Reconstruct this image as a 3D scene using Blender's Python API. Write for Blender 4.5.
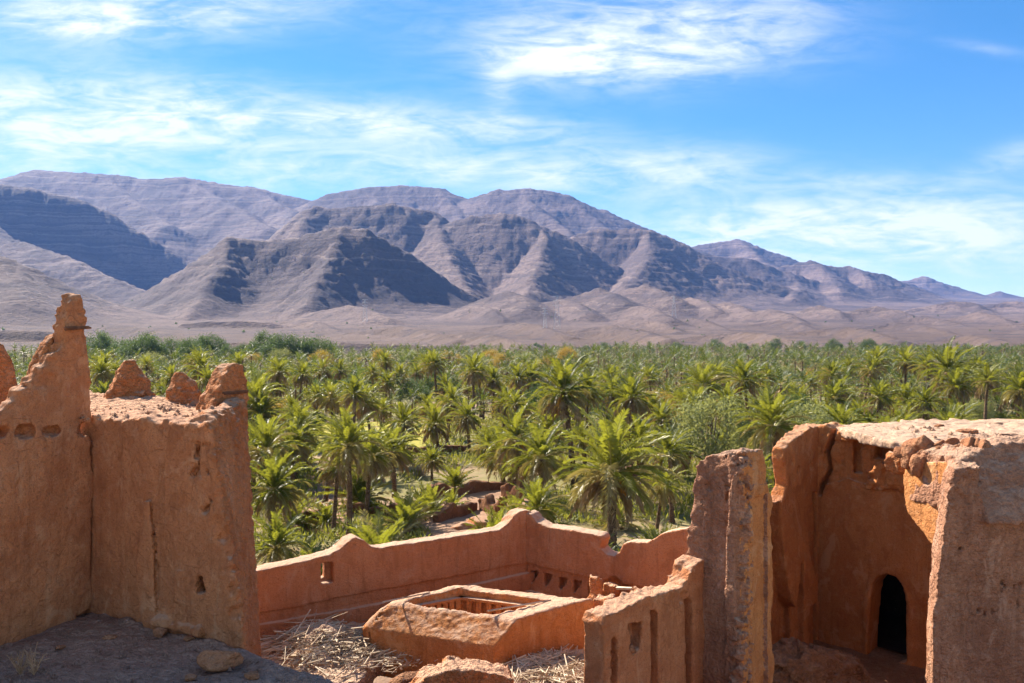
import bpy, math, random
import numpy as np
from mathutils import Vector

for _o in list(bpy.data.objects):
    bpy.data.objects.remove(_o)
C = bpy.context.scene
COL = C.collection
F, HZ, EYE = 853.333, 336.0, 13.0        # focal length in pixels, horizon row, eye height above the valley floor

# ------------------------------------------------------------------ camera, sky, sun, exposure
cam_d = bpy.data.cameras.new('camera')
cam_d.lens, cam_d.sensor_width = 30.0, 36.0
cam_d.shift_y = (HZ - 341.5) / 1024.0
cam_d.clip_start, cam_d.clip_end = 0.1, 30000.0
cam = bpy.data.objects.new('camera', cam_d)
cam.location = (0, 0, EYE)
cam.rotation_euler = (math.radians(90), 0, 0)
COL.objects.link(cam)
C.camera = cam

SUN_AZ, SUN_EL = math.radians(-41), math.radians(38)      # azimuth from +Y towards +X, elevation
sdir = Vector((math.sin(SUN_AZ) * math.cos(SUN_EL), math.cos(SUN_AZ) * math.cos(SUN_EL), math.sin(SUN_EL)))
sun_d = bpy.data.lights.new('sun', 'SUN')
sun_d.energy, sun_d.angle, sun_d.color = 5.0, math.radians(0.5), (1.0, 0.91, 0.78)
sun = bpy.data.objects.new('sun', sun_d)
sun.rotation_euler = sdir.to_track_quat('Z', 'Y').to_euler()
sun.location = sdir * 60
COL.objects.link(sun)

C.view_settings.view_transform = 'Standard'
C.view_settings.look = 'None'
C.view_settings.gamma = 1.0
C.view_settings.exposure = 1.55
C.render.engine = 'CYCLES'
C.cycles.use_denoising = True
C.cycles.max_bounces = 8
C.cycles.diffuse_bounces = 5
C.cycles.glossy_bounces = 2
C.cycles.transmission_bounces = 3
C.cycles.transparent_max_bounces = 4
C.cycles.volume_bounces = 1
C.cycles.sample_clamp_indirect = 8.0
C.cycles.use_adaptive_sampling = True
C.cycles.adaptive_threshold = 0.02


class NT:
    """small helper round a node tree"""
    def __init__(s, tree):
        s.t = tree
        s.n = tree.nodes
        s.l = tree.links

    def add(s, kind, **kw):
        n = s.n.new('ShaderNode' + kind)
        ins = kw.pop('ins', {})
        for k, v in kw.items():
            setattr(n, k, v)
        for k, v in ins.items():
            s.set(n.inputs[k], v)
        return n

    def set(s, sock, v):
        if isinstance(v, bpy.types.NodeSocket):
            s.l.new(v, sock)
        else:
            if hasattr(sock, 'default_value') and sock.type == 'RGBA' and len(v) == 3:
                v = (*v, 1)
            sock.default_value = v

    def math(s, op, a, b=0.0, c=0.0, clamp=False):
        n = s.n.new('ShaderNodeMath')
        n.operation, n.use_clamp = op, clamp
        for i, v in enumerate((a, b, c)):
            s.set(n.inputs[i], v)
        return n.outputs[0]

    def mix(s, f, a, b, mode='MIX'):
        n = s.n.new('ShaderNodeMix')
        n.data_type, n.blend_type = 'RGBA', mode
        n.clamp_factor = True
        s.set(n.inputs[0], f)
        s.set(n.inputs[6], a)
        s.set(n.inputs[7], b)
        return n.outputs[2]

    def ramp(s, v, lo, hi, a=0.0, b=1.0, smooth=True):
        n = s.n.new('ShaderNodeMapRange')
        n.interpolation_type = 'SMOOTHSTEP' if smooth else 'LINEAR'
        for i, x in enumerate((v, lo, hi, a, b)):
            s.set(n.inputs[i], x)
        return n.outputs[0]

    def noise(s, vec, scale, detail=4.0, rough=0.55, dist=0.0):
        n = s.n.new('ShaderNodeTexNoise')
        s.set(n.inputs['Vector'], vec)
        n.inputs['Scale'].default_value = scale
        n.inputs['Detail'].default_value = detail
        n.inputs['Roughness'].default_value = rough
        n.inputs['Distortion'].default_value = dist
        return n.outputs[0]

    def mapping(s, vec, scale=(1, 1, 1), rot=(0, 0, 0), loc=(0, 0, 0)):
        n = s.n.new('ShaderNodeMapping')
        s.set(n.inputs[0], vec)
        n.inputs['Scale'].default_value = scale
        n.inputs['Rotation'].default_value = rot
        n.inputs['Location'].default_value = loc
        return n.outputs[0]


# world: Nishita sky with thin high cloud laid out by direction
W = bpy.data.worlds.new('World')
C.world = W
W.use_nodes = True
w = NT(W.node_tree)
w.n.clear()
sky = w.add('TexSky', sky_type='NISHITA', sun_disc=False, sun_elevation=SUN_EL, sun_rotation=SUN_AZ,
            altitude=900.0, air_density=1.0, dust_density=0.15, ozone_density=3.0)
geo = w.add('TexCoord')
sep = w.add('SeparateXYZ', ins={0: geo.outputs['Generated']})
X, Y, Z = sep.outputs
Ys = w.math('MAXIMUM', Y, 0.02)
U, V = w.math('DIVIDE', X, Ys), w.math('DIVIDE', Z, Ys)      # direction of view: sideways and upwards slope
uv = w.add('CombineXYZ', ins={0: U, 1: V, 2: 0.0}).outputs[0]
wob = w.noise(uv, 3.0, 3.0)
fibre = w.noise(w.mapping(uv, (2.6, 10.0, 1), (0, 0, 0.16)), 3.0, 9.0, 0.60, 1.1)
fine = w.noise(w.mapping(uv, (5.0, 22.0, 1), (0, 0, -0.25)), 4.0, 9.0, 0.62, 1.0)
puff = w.noise(w.mapping(uv, (3.0, 6.0, 1), (0, 0, 0.2)), 2.2, 6.0, 0.6, 0.5)


def blob(px, py, rx, ry, ang, k):
    """one bank of cirrus round a direction (as image column/row of the level view), elliptic, k = opacity"""
    u0, v0 = (px - 512) / F, (HZ - py) / F
    du, dv = w.math('SUBTRACT', U, u0), w.math('SUBTRACT', V, v0)
    c, s_ = math.cos(ang), math.sin(ang)
    a = w.math('ADD', w.math('MULTIPLY', du, c * F / rx), w.math('MULTIPLY', dv, s_ * F / rx))
    b = w.math('ADD', w.math('MULTIPLY', du, -s_ * F / ry), w.math('MULTIPLY', dv, c * F / ry))
    r = w.math('ADD', w.math('MULTIPLY', a, a), w.math('MULTIPLY', b, b))
    g = w.math('EXPONENT', w.math('MULTIPLY', r, -1.0))
    return w.math('MULTIPLY', g, k)


banks = [(640, 30, 150, 40, 0.05, 1.15), (560, 62, 95, 26, -0.1, .8), (500, 92, 16, 40, 0.1, .55), (700, 60, 90, 18, 0.1, .55),
         (170, 14, 150, 26, 0.05, 1.1), (60, 18, 90, 24, -0.1, .7),
         (60, 112, 170, 40, -0.05, 1.1), (230, 118, 150, 30, -0.08, .95), (400, 125, 110, 22, -0.06, .75), (520, 130, 90, 16, -0.05, .6),
         (20, 155, 160, 30, 0, .85), (330, 172, 190, 20, 0.03, .85), (600, 178, 160, 20, 0.0, 1.0), (680, 160, 80, 18, 0, .6),
         (860, 222, 220, 34, 0.05, 1.05), (960, 250, 160, 34, 0.0, .9), (760, 232, 150, 24, 0, .7),
         (985, 48, 40, 6, -0.15, .3), (1020, 155, 60, 14, 0.35, .55), (850, 180, 60, 8, 0, .35), (780, 20, 60, 40, 0, .25)]
den = 0.0
for b_ in banks:
    den = w.math('ADD', den, blob(*b_))
tex = w.math('ADD', w.math('MULTIPLY', fibre, 0.62), w.math('ADD', w.math('MULTIPLY', fine, 0.30), w.math('MULTIPLY', puff, 0.28)))
# unseen bright cirrus added elsewhere in the sky as fill from the sides and behind
gen = w.math('MULTIPLY', w.ramp(w.noise(geo.outputs['Generated'], 2.0, 5.0), 0.40, 0.62), 0.9)
den = w.math('ADD', den, w.math('MULTIPLY', gen, w.ramp(Y, 0.35, 0.0)))
cl = w.math('MULTIPLY', den, w.ramp(tex, 0.42, 0.80, 0.10, 1.0))
cl = w.math('MULTIPLY', w.math('MINIMUM', cl, 1.0), 0.92)
SKY_GAIN, SKY_SAT = 0.98, 1.34
hsv = w.add('HueSaturation', ins={'Saturation': SKY_SAT, 'Value': SKY_GAIN, 'Color': sky.outputs[0], 'Hue': 0.498})
skyc = w.mix(cl, hsv.outputs[0], (7.3, 7.4, 7.6))
bg = w.add('Background', ins={'Color': skyc, 'Strength': 0.06})
out = w.add('OutputWorld')
w.l.new(bg.outputs[0], out.inputs[0])

# ------------------------------------------------------------------ helpers
rng = np.random.default_rng(11)
random.seed(5)


def at(px, py, d):
    """the point seen at image column/row px, py at the distance d in front of the camera"""
    return np.array([(px - 512) / F * d, d, EYE + (HZ - py) / F * d])


_T = rng.random((64, 64, 64)).astype(np.float32)


def vnoise(P, fr, seed=0):
    """value noise, -1..1"""
    fr = np.asarray(fr, np.float32)
    Q = (P * fr + np.array([seed * 7.31, seed * 3.77, seed * 5.13], np.float32)).astype(np.float32)
    I = np.floor(Q)
    f = Q - I
    f = f * f * (3 - 2 * f)
    I = I.astype(np.int32) & 63
    J = (I + 1) & 63
    x0, y0, z0 = I.T
    x1, y1, z1 = J.T
    fx, fy, fz = f.T
    T = _T
    a = T[x0, y0, z0] * (1 - fx) + T[x1, y0, z0] * fx
    b = T[x0, y1, z0] * (1 - fx) + T[x1, y1, z0] * fx
    c = T[x0, y0, z1] * (1 - fx) + T[x1, y0, z1] * fx
    d = T[x0, y1, z1] * (1 - fx) + T[x1, y1, z1] * fx
    a = a * (1 - fy) + b * fy
    c = c * (1 - fy) + d * fy
    return (a * (1 - fz) + c * fz) * 2 - 1


def fbm(P, fr, n=4, seed=0, gain=0.5):
    fr = np.asarray(fr, np.float32)
    s, a = 0, 1.0
    for i in range(n):
        s = s + a * vnoise(P, fr, seed + i * 3)
        fr = fr * 2.03
        a *= gain
    return s


def ridged(P, fr, n=4, seed=0, gain=0.5):
    fr = np.asarray(fr, np.float32)
    s, a = 0, 1.0
    for i in range(n):
        s = s + a * (1 - 2 * np.abs(vnoise(P, fr, seed + i * 3)))
        fr = fr * 2.07
        a *= gain
    return s


def mesh_np(name, V, Fc, mats, midx=None, smooth=True):
    """mesh from numpy: V (n,3), Fc (m,k) faces all of one size k or a list of such arrays"""
    me = bpy.data.meshes.new(name)
    Fs = Fc if isinstance(Fc, list) else [Fc]
    Fs = [f for f in Fs if len(f)]
    me.vertices.add(len(V))
    me.vertices.foreach_set('co', np.asarray(V, np.float32).ravel())
    loops = np.concatenate([f.ravel() for f in Fs]).astype(np.int32)
    tot = np.concatenate([np.full(len(f), f.shape[1], np.int32) for f in Fs])
    start = np.concatenate([[0], np.cumsum(tot)[:-1]]).astype(np.int32)
    me.loops.add(len(loops))
    me.loops.foreach_set('vertex_index', loops)
    me.polygons.add(len(tot))
    me.polygons.foreach_set('loop_start', start)
    me.polygons.foreach_set('loop_total', tot)
    if midx is not None:
        me.polygons.foreach_set('material_index', np.asarray(midx, np.int32))
    me.polygons.foreach_set('use_smooth', np.full(len(tot), smooth))
    for m in (mats if isinstance(mats, (list, tuple)) else [mats]):
        me.materials.append(m)
    me.update(calc_edges=True)
    if len(V) < 400000:
        me.validate()
    return me


def tag(o, label=None, cat=None, group=None, kind=None):
    for k, v in (('label', label), ('category', cat), ('group', group), ('kind', kind)):
        if v:
            o[k] = v
    return o


def obj(name, me, parent=None, loc=None):
    o = bpy.data.objects.new(name, me)
    COL.objects.link(o)
    if parent is not None:
        o.parent = parent
    if loc is not None:
        o.location = loc
    return o


def empty(name, loc, label, cat, group=None):
    o = obj(name, None, None, loc)
    o.empty_display_size = 0.3
    return tag(o, label, cat, group)


# ---- signed distance shapes, turned into one skin by surface nets
def halfspace(P, p, n):
    n = np.asarray(n, float)
    n = n / np.linalg.norm(n)
    return ((P - np.asarray(p, float)) @ n).astype(np.float32)


def poly2d(s, z, poly):
    poly = np.asarray(poly, np.float32)
    d = np.full(s.shape, 1e9, np.float32)
    inside = np.zeros(s.shape, bool)
    n = len(poly)
    for i in range(n):
        ax, ay = poly[i]
        bx, by = poly[(i + 1) % n]
        ex, ey = bx - ax, by - ay
        L = ex * ex + ey * ey
        if L < 1e-10:
            continue
        wx, wy = s - ax, z - ay
        t = np.clip((wx * ex + wy * ey) / L, 0, 1)
        d = np.minimum(d, (wx - t * ex) ** 2 + (wy - t * ey) ** 2)
        c = ((ay <= z) & (by > z)) | ((by <= z) & (ay > z))
        if ey != 0:
            inside ^= c & ((wx - wy * ex / ey) < 0)
    d = np.sqrt(d)
    return np.where(inside, -d, d)


class Plane:
    """vertical wall plane through plan points a -> b (left to right as seen); n points away from the viewer"""
    def __init__(s, a, b):
        s.a = np.array(a, float)
        u = np.array(b, float) - s.a
        s.len = np.linalg.norm(u)
        s.u = u / s.len
        s.n = np.array([-s.u[1], s.u[0]])

    def hit(s, px, py):
        k = (px - 512) / F
        # point (k d, d) with (p - a).n = 0
        d = (s.a @ s.n) / (k * s.n[0] + s.n[1])
        p = np.array([k * d, d])
        return (p - s.a) @ s.u, EYE + (HZ - py) / F * d, d

    def poly(s, pts):
        return [s.hit(*p)[:2] for p in pts]

    def pt(s, px, py, t=0.0):
        q, z, d = s.hit(px, py)
        p = s.a + s.u * q + s.n * t
        return np.array([p[0], p[1], z])

    def prism(s, P, poly, t0, t1, batter=0.0, z0=0.0, skew=0.0):
        q = (P[:, 0] - s.a[0]) * s.u[0] + (P[:, 1] - s.a[1]) * s.u[1]
        n = (P[:, 0] - s.a[0]) * s.n[0] + (P[:, 1] - s.a[1]) * s.n[1]
        q = q - skew * n
        d2 = poly2d(q.astype(np.float32), P[:, 2].astype(np.float32), poly)
        nb = n - batter * (P[:, 2] - z0)
        return np.maximum(d2, np.maximum(t0 - nb, n - t1)).astype(np.float32)


def box_sdf(P, c, u, half):
    """box with centre c, horizontal axis u, half sizes along u, across, up"""
    u = np.asarray(u, float) / np.linalg.norm(u)
    q = P - np.asarray(c)
    a = np.abs(q[:, 0] * u[0] + q[:, 1] * u[1]) - half[0]
    b = np.abs(-q[:, 0] * u[1] + q[:, 1] * u[0]) - half[1]
    e = np.abs(q[:, 2]) - half[2]
    o = np.sqrt(np.maximum(a, 0) ** 2 + np.maximum(b, 0) ** 2 + np.maximum(e, 0) ** 2)
    return (o + np.minimum(np.maximum(a, np.maximum(b, e)), 0)).astype(np.float32)


def cap_sdf(P, a, b, r, r2=None):
    a, b = np.asarray(a, float), np.asarray(b, float)
    e = b - a
    t = np.clip(((P - a) @ e) / (e @ e + 1e-9), 0, 1)
    rr = r if r2 is None else r + (r2 - r) * t
    return (np.linalg.norm(P - a - t[:, None] * e, axis=1) - rr).astype(np.float32)


def ell_sdf(P, c, r):
    q = (P - np.asarray(c)) / np.asarray(r)
    k = np.linalg.norm(q, axis=1)
    return ((k - 1) * min(r)).astype(np.float32)


def path_sdf(P, pts, r):
    d = np.full(len(P), 1e3, np.float32)
    for i in range(len(pts) - 1):
        d = np.minimum(d, cap_sdf(P, pts[i], pts[i + 1], r))
    return d


def smin(a, b, k):
    h = np.clip(0.5 + 0.5 * (b - a) / k, 0, 1)
    return b * (1 - h) + a * h - k * h * (1 - h)


def smax(a, b, k):
    return -smin(-a, -b, k)


def skin(fn, lo, hi, h, band=0.22):
    """surface nets of fn(P)<0 in the box lo..hi with cell h; fn is evaluated only near the surface"""
    lo, hi = np.asarray(lo, float), np.asarray(hi, float)
    n = np.ceil((hi - lo) / h).astype(int)
    n = (n // 4 + 1) * 4
    nc = n // 4
    ax = [lo[i] + (np.arange(nc[i]) * 4 + 2) * h for i in range(3)]
    G = np.stack(np.meshgrid(*ax, indexing='ij'), -1).reshape(-1, 3)
    dc = fn(G).reshape(nc)
    near = np.abs(dc) < band + 4 * h
    D = np.repeat(np.repeat(np.repeat(np.where(dc < 0, -1, 1).astype(np.float32), 4, 0), 4, 1), 4, 2)
    M = np.repeat(np.repeat(np.repeat(near, 4, 0), 4, 1), 4, 2)
    idx = np.argwhere(M)
    for k in range(0, len(idx), 1500000):
        sub = idx[k:k + 1500000]
        D[sub[:, 0], sub[:, 1], sub[:, 2]] = fn(lo + sub * h)
    # close the skin at the limits of the box
    D[0], D[-1], D[:, 0], D[:, -1], D[:, :, 0], D[:, :, -1] = [1] * 6
    S = D < 0
    c = S[:-1, :-1, :-1].astype(np.int8)
    for dx in (0, 1):
        for dy in (0, 1):
            for dz in (0, 1):
                if dx + dy + dz:
                    c = c + S[dx:n[0] - 1 + dx, dy:n[1] - 1 + dy, dz:n[2] - 1 + dz]
    act = (c > 0) & (c < 8)
    ids = np.full(act.shape, -1, np.int64)
    A = np.argwhere(act)
    ids[act] = np.arange(len(A))
    corner = {}
    for dx in (0, 1):
        for dy in (0, 1):
            for dz in (0, 1):
                corner[(dx, dy, dz)] = D[A[:, 0] + dx, A[:, 1] + dy, A[:, 2] + dz]
    acc = np.zeros((len(A), 3))
    cnt = np.zeros(len(A))
    for axis in range(3):
        for p in (0, 1):
            for q in (0, 1):
                k0 = [0, 0, 0]
                o = [i for i in range(3) if i != axis]
                k0[o[0]], k0[o[1]] = p, q
                k1 = list(k0)
                k1[axis] = 1
                a, b = corner[tuple(k0)], corner[tuple(k1)]
                m = (a < 0) != (b < 0)
                t = np.where(m, a / np.where(m, a - b, 1), 0)
                v = np.tile(np.array(k0, float), (len(A), 1))
                v[:, axis] = t
                acc[m] += v[m]
                cnt[m] += 1
    Vv = lo + (A + acc / cnt[:, None]) * h
    quads = []
    for axis in range(3):
        sl0 = [slice(None)] * 3
        sl1 = [slice(None)] * 3
        sl0[axis], sl1[axis] = slice(0, -1), slice(1, None)
        a, b = S[tuple(sl0)], S[tuple(sl1)]
        o = [(axis + 1) % 3, (axis + 2) % 3]
        e = np.argwhere(a != b)
        ok = (e[:, o[0]] > 0) & (e[:, o[1]] > 0) & (e[:, o[0]] < n[o[0]] - 1) & (e[:, o[1]] < n[o[1]] - 1)
        e = e[ok]
        flip = ~a[e[:, 0], e[:, 1], e[:, 2]]
        q = []
        for d0, d1 in ((-1, -1), (0, -1), (0, 0), (-1, 0)):
            k = e.copy()
            k[:, o[0]] += d0
            k[:, o[1]] += d1
            q.append(ids[k[:, 0], k[:, 1], k[:, 2]])
        q = np.stack(q, 1)
        q[flip] = q[flip][:, ::-1]
        quads.append(q)
    Q = np.concatenate(quads)
    Q = Q[(Q >= 0).all(1)]
    return Vv, Q


def sdf_obj(name, fn, lo, hi, h, mat, parent=None, band=0.22, smooth=True, pick=None):
    V, Q = skin(fn, lo, hi, h, band)
    mi = None
    if pick is not None:
        nn = np.cross(V[Q[:, 2]] - V[Q[:, 0]], V[Q[:, 3]] - V[Q[:, 1]])
        nn /= np.linalg.norm(nn, axis=1)[:, None] + 1e-12
        mi = pick(V[Q].mean(1), nn).astype(np.int32)
    base = np.array(parent.location) if parent is not None else np.zeros(3)
    me = mesh_np(name, V - base, Q, mat, mi, smooth=smooth)
    return obj(name, me, parent)
# ------------------------------------------------------------------ materials
def mat(name):
    m = bpy.data.materials.new(name)
    m.use_nodes = True
    k = NT(m.node_tree)
    k.n.clear()
    o = k.add('OutputMaterial')
    return m, k, o


def finish(k, o, col, rough=0.95, bump=None, strength=0.5, dist=0.02, spec=0.15, trans=None):
    p = k.add('BsdfPrincipled', ins={'Base Color': col, 'Roughness': rough, 'Specular IOR Level': spec})
    if bump is not None:
        b = k.add('Bump', ins={'Strength': strength, 'Distance': dist, 'Height': bump})
        k.l.new(b.outputs[0], p.inputs['Normal'])
    s = p.outputs[0]
    if trans is not None:
        t = k.add('BsdfTranslucent', ins={'Color': trans[1]})
        mx = k.add('MixShader', ins={0: trans[0]})
        k.l.new(s, mx.inputs[1])
        k.l.new(t.outputs[0], mx.inputs[2])
        s = mx.outputs[0]
    k.l.new(s, o.inputs[0])


def adobe(name, base, dark, pale, streak=0.5, coarse=0.5, plaster=0.0, dust=0.8, clod=0.25):
    """sun-dried mud: patchy clay colour, rain runs, straw flecks, small pits; loose dust lies on what is level"""
    m, k, o = mat(name)
    g = k.add('NewGeometry')
    P = g.outputs['Position']
    big = k.noise(P, 0.9, 5, 0.6, 0.4)
    mid = k.noise(P, 5.0, 6, 0.62)
    run = k.noise(k.mapping(P, (9, 9, 0.7)), 1.0, 5, 0.6, 0.6)
    fin = k.noise(P, 38.0, 5, 0.7)
    c = k.mix(k.ramp(big, 0.33, 0.68), base, dark)
    c = k.mix(k.math('MULTIPLY', k.ramp(mid, 0.5, 0.75), 0.55), c, pale)
    c = k.mix(k.math('MULTIPLY', k.ramp(run, 0.52, 0.74), streak), c, tuple(x * 0.62 for x in dark))
    c = k.mix(k.math('MULTIPLY', k.ramp(run, 0.42, 0.26), streak * 0.5), c, pale)
    fl = k.noise(k.mapping(P, (60, 60, 30)), 1.0, 2, 0.5, 2.0)
    c = k.mix(k.math('MULTIPLY', k.ramp(fl, 0.66, 0.74), 0.6), c, (0.55, 0.38, 0.24))
    c = k.mix(k.math('MULTIPLY', k.ramp(fin, 0.48, 0.28), 0.75), c, tuple(x * 0.5 for x in dark))
    gr = k.noise(P, 95.0, 3, 0.65)
    c = k.mix(k.math('MULTIPLY', k.ramp(gr, 0.5, 0.32), 0.45), c, tuple(x * 0.6 for x in dark))
    c = k.mix(k.math('MULTIPLY', k.ramp(gr, 0.55, 0.72), 0.4), c, pale)
    st_ = k.noise(k.mapping(P, (2.2, 2.2, 1.3)), 1.0, 7, 0.68, 0.8)
    c = k.mix(k.math('MULTIPLY', k.ramp(st_, 0.55, 0.64), 0.55), c, pale)
    c = k.mix(k.math('MULTIPLY', k.ramp(st_, 0.46, 0.37), 0.6), c, tuple(x * 0.8 for x in dark))
    nz = k.add('SeparateXYZ', ins={0: g.outputs['Normal']}).outputs[2]
    du = k.math('MULTIPLY', k.ramp(k.math('ADD', nz, k.math('MULTIPLY', k.math('SUBTRACT', mid, 0.5), 0.5)), 0.55, 0.92), dust)
    c = k.mix(du, c, (0.58, 0.40, 0.28))
    vor = k.add('TexVoronoi', feature='DISTANCE_TO_EDGE', ins={'Vector': k.mapping(P, (1, 1, 0.8)), 'Scale': 3.1})
    ck = k.ramp(k.math('ADD', vor.outputs[0], k.math('MULTIPLY', k.math('SUBTRACT', mid, 0.5), 0.12)), 0.0, 0.012)
    ck = k.math('MAXIMUM', ck, k.ramp(big, 0.45, 0.55))
    pit = k.noise(P, 17.0, 4, 0.6)
    wv = k.add('VectorMath', operation='ADD', ins={0: P, 1: k.add('VectorMath', operation='SCALE', ins={0: k.add('TexNoise', ins={'Vector': P, 'Scale': 9.0}).outputs['Color'], 'Scale': 0.09}).outputs[0]}).outputs[0]
    v1 = k.add('TexVoronoi', ins={'Vector': k.mapping(wv, (1, 1, 1.5)), 'Scale': 13.0}).outputs[0]
    v2 = k.add('TexVoronoi', ins={'Vector': k.mapping(wv, (1, 1, 1.4)), 'Scale': 34.0}).outputs[0]
    h = k.math('ADD', k.math('MULTIPLY', fin, 0.55), k.math('MULTIPLY', k.noise(P, 120.0, 3, 0.6), 0.35))
    h = k.math('ADD', h, k.math('MULTIPLY', k.ramp(pit, 0.36, 0.46), 0.8 * coarse))
    h = k.math('ADD', h, k.math('MULTIPLY', mid, 1.2 * coarse))
    h = k.math('SUBTRACT', h, k.math('ADD', k.math('MULTIPLY', v1, 2.2 * clod), k.math('MULTIPLY', v2, 1.1 * clod)))
    h = k.math('ADD', h, k.math('MULTIPLY', run, 0.7))
    h = k.math('ADD', h, k.math('MULTIPLY', ck, 0.35 * plaster))
    c = k.mix(k.math('MULTIPLY', k.math('SUBTRACT', 1.0, ck), 0.22 * plaster), c, tuple(x * 0.4 for x in dark))
    finish(k, o, c, 0.97, h, 0.9, 0.026, 0.1)
    return m


M_PLASTER = adobe('red_clay_plaster', (0.54, 0.225, 0.098), (0.43, 0.160, 0.068), (0.59, 0.31, 0.165), 0.45, 0.45, 1.0, 0.5)
M_GREY = adobe('weathered_grey_mud', (0.43, 0.215, 0.125), (0.31, 0.145, 0.085), (0.53, 0.32, 0.215), 0.6, 0.9, 0.4, 0.45, 0.7)
M_ROUGH = adobe('coarse_rammed_earth', (0.57, 0.235, 0.092), (0.46, 0.165, 0.062), (0.58, 0.29, 0.15), 0.25, 1.2, 0.0, 0.6, 1.0)
M_PINK = adobe('pink_clay_plaster', (0.55, 0.235, 0.108), (0.46, 0.18, 0.08), (0.53, 0.275, 0.155), 0.65, 0.3, 0.5)
M_ORANGE = adobe('orange_clay_plaster', (0.62, 0.265, 0.092), (0.50, 0.19, 0.062), (0.66, 0.37, 0.18), 0.5, 0.5, 0.5)
M_INNER = adobe('inner_clay_plaster', (0.56, 0.215, 0.072), (0.45, 0.155, 0.05), (0.60, 0.30, 0.135), 0.45, 0.45, 0.6, 0.4)
M_ROOF = adobe('trodden_roof_earth', (0.56, 0.36, 0.235), (0.46, 0.27, 0.165), (0.64, 0.46, 0.33), 0.0, 1.0, 0.0, 0.6, 0.15)
M_DUST = adobe('dusty_roof_earth', (0.52, 0.325, 0.205), (0.42, 0.235, 0.14), (0.60, 0.42, 0.29), 0.0, 1.2, 0.0, 0.75, 0.9)
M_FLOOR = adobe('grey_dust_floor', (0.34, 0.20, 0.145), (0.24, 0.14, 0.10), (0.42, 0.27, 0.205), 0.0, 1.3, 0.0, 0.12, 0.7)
M_STONE = adobe('rubble_stone', (0.42, 0.19, 0.095), (0.30, 0.125, 0.06), (0.50, 0.27, 0.15), 0.1, 0.8, 0.0, 0.05, 0.5)


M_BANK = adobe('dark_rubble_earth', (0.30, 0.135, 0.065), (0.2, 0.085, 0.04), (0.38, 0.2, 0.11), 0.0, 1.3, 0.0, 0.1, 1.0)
M_SHADE_MUD = adobe('shade_blackened_mud', (0.06, 0.035, 0.025), (0.04, 0.025, 0.018), (0.08, 0.05, 0.035), 0.2, 0.6, 0.0, 0.0)  # near-black colour stands in for the darkness inside the doorway


def simple(name, a, b, scale, rough=0.9, bump=0.4, spec=0.15, dist=0.02, stretch=(1, 1, 1), coord='Object', lo=0.35, hi=0.65, detail=5):
    m, k, o = mat(name)
    tc = k.add('TexCoord').outputs[coord] if coord != 'Position' else k.add('NewGeometry').outputs['Position']
    v = k.mapping(tc, stretch)
    n = k.noise(v, scale, detail, 0.6, 0.4)
    r = k.add('ObjectInfo').outputs['Random']
    c = k.mix(k.ramp(n, lo, hi), a, b)
    hs = k.add('HueSaturation', ins={'Color': c, 'Value': k.math('ADD', 0.85, k.math('MULTIPLY', r, 0.3))})
    finish(k, o, hs.outputs[0], rough, n, bump, dist, spec)
    return m


M_CANE = simple('dry_cane', (0.60, 0.49, 0.35), (0.36, 0.26, 0.165), 2.5, 0.7, 0.2)
M_WOOD = simple('weathered_pole', (0.42, 0.27, 0.16), (0.26, 0.15, 0.08), 9.0, 0.85, 0.4)
M_DRIP = simple('dark_stick_course', (0.12, 0.055, 0.03), (0.2, 0.09, 0.045), 12.0)
M_TRUNK = simple('palm_trunk_bark', (0.20, 0.125, 0.075), (0.085, 0.05, 0.03), 3.0, 0.95, 0.9, 0.1, 0.05, (1, 1, 3.0))
M_BARK = simple('grey_bark', (0.20, 0.16, 0.12), (0.10, 0.075, 0.055), 4.0, 0.95, 0.6, 0.1, 0.04, (1, 1, 0.4))
M_DRY = simple('dead_frond', (0.42, 0.30, 0.165), (0.26, 0.16, 0.075), 1.2, 0.8, 0.1)
M_DATE = simple('date_stalks', (0.52, 0.26, 0.05), (0.40, 0.17, 0.03), 2.0, 0.7, 0.1)
M_METAL = simple('galvanised_lattice', (0.55, 0.55, 0.55), (0.42, 0.42, 0.43), 1.0, 0.5, 0.0, 0.5)


def leaf(name, a, b, tr, rough=0.45, spec=0.35, tfac=0.35, vary=0.5):
    m, k, o = mat(name)
    info = k.add('ObjectInfo')
    n = k.noise(k.add('TexCoord').outputs['Object'], 0.9, 3, 0.6)
    f = k.math('ADD', k.math('MULTIPLY', k.ramp(n, 0.3, 0.7), 0.6), k.math('MULTIPLY', k.math('SUBTRACT', info.outputs['Random'], 0.3), vary), clamp=True)
    c = k.mix(f, a, b)
    hs = k.add('HueSaturation', ins={'Color': c, 'Value': k.math('ADD', 0.8, k.math('MULTIPLY', info.outputs['Random'], 0.4))})
    finish(k, o, hs.outputs[0], rough, None, spec=spec, trans=(tfac, tr))
    return m


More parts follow.
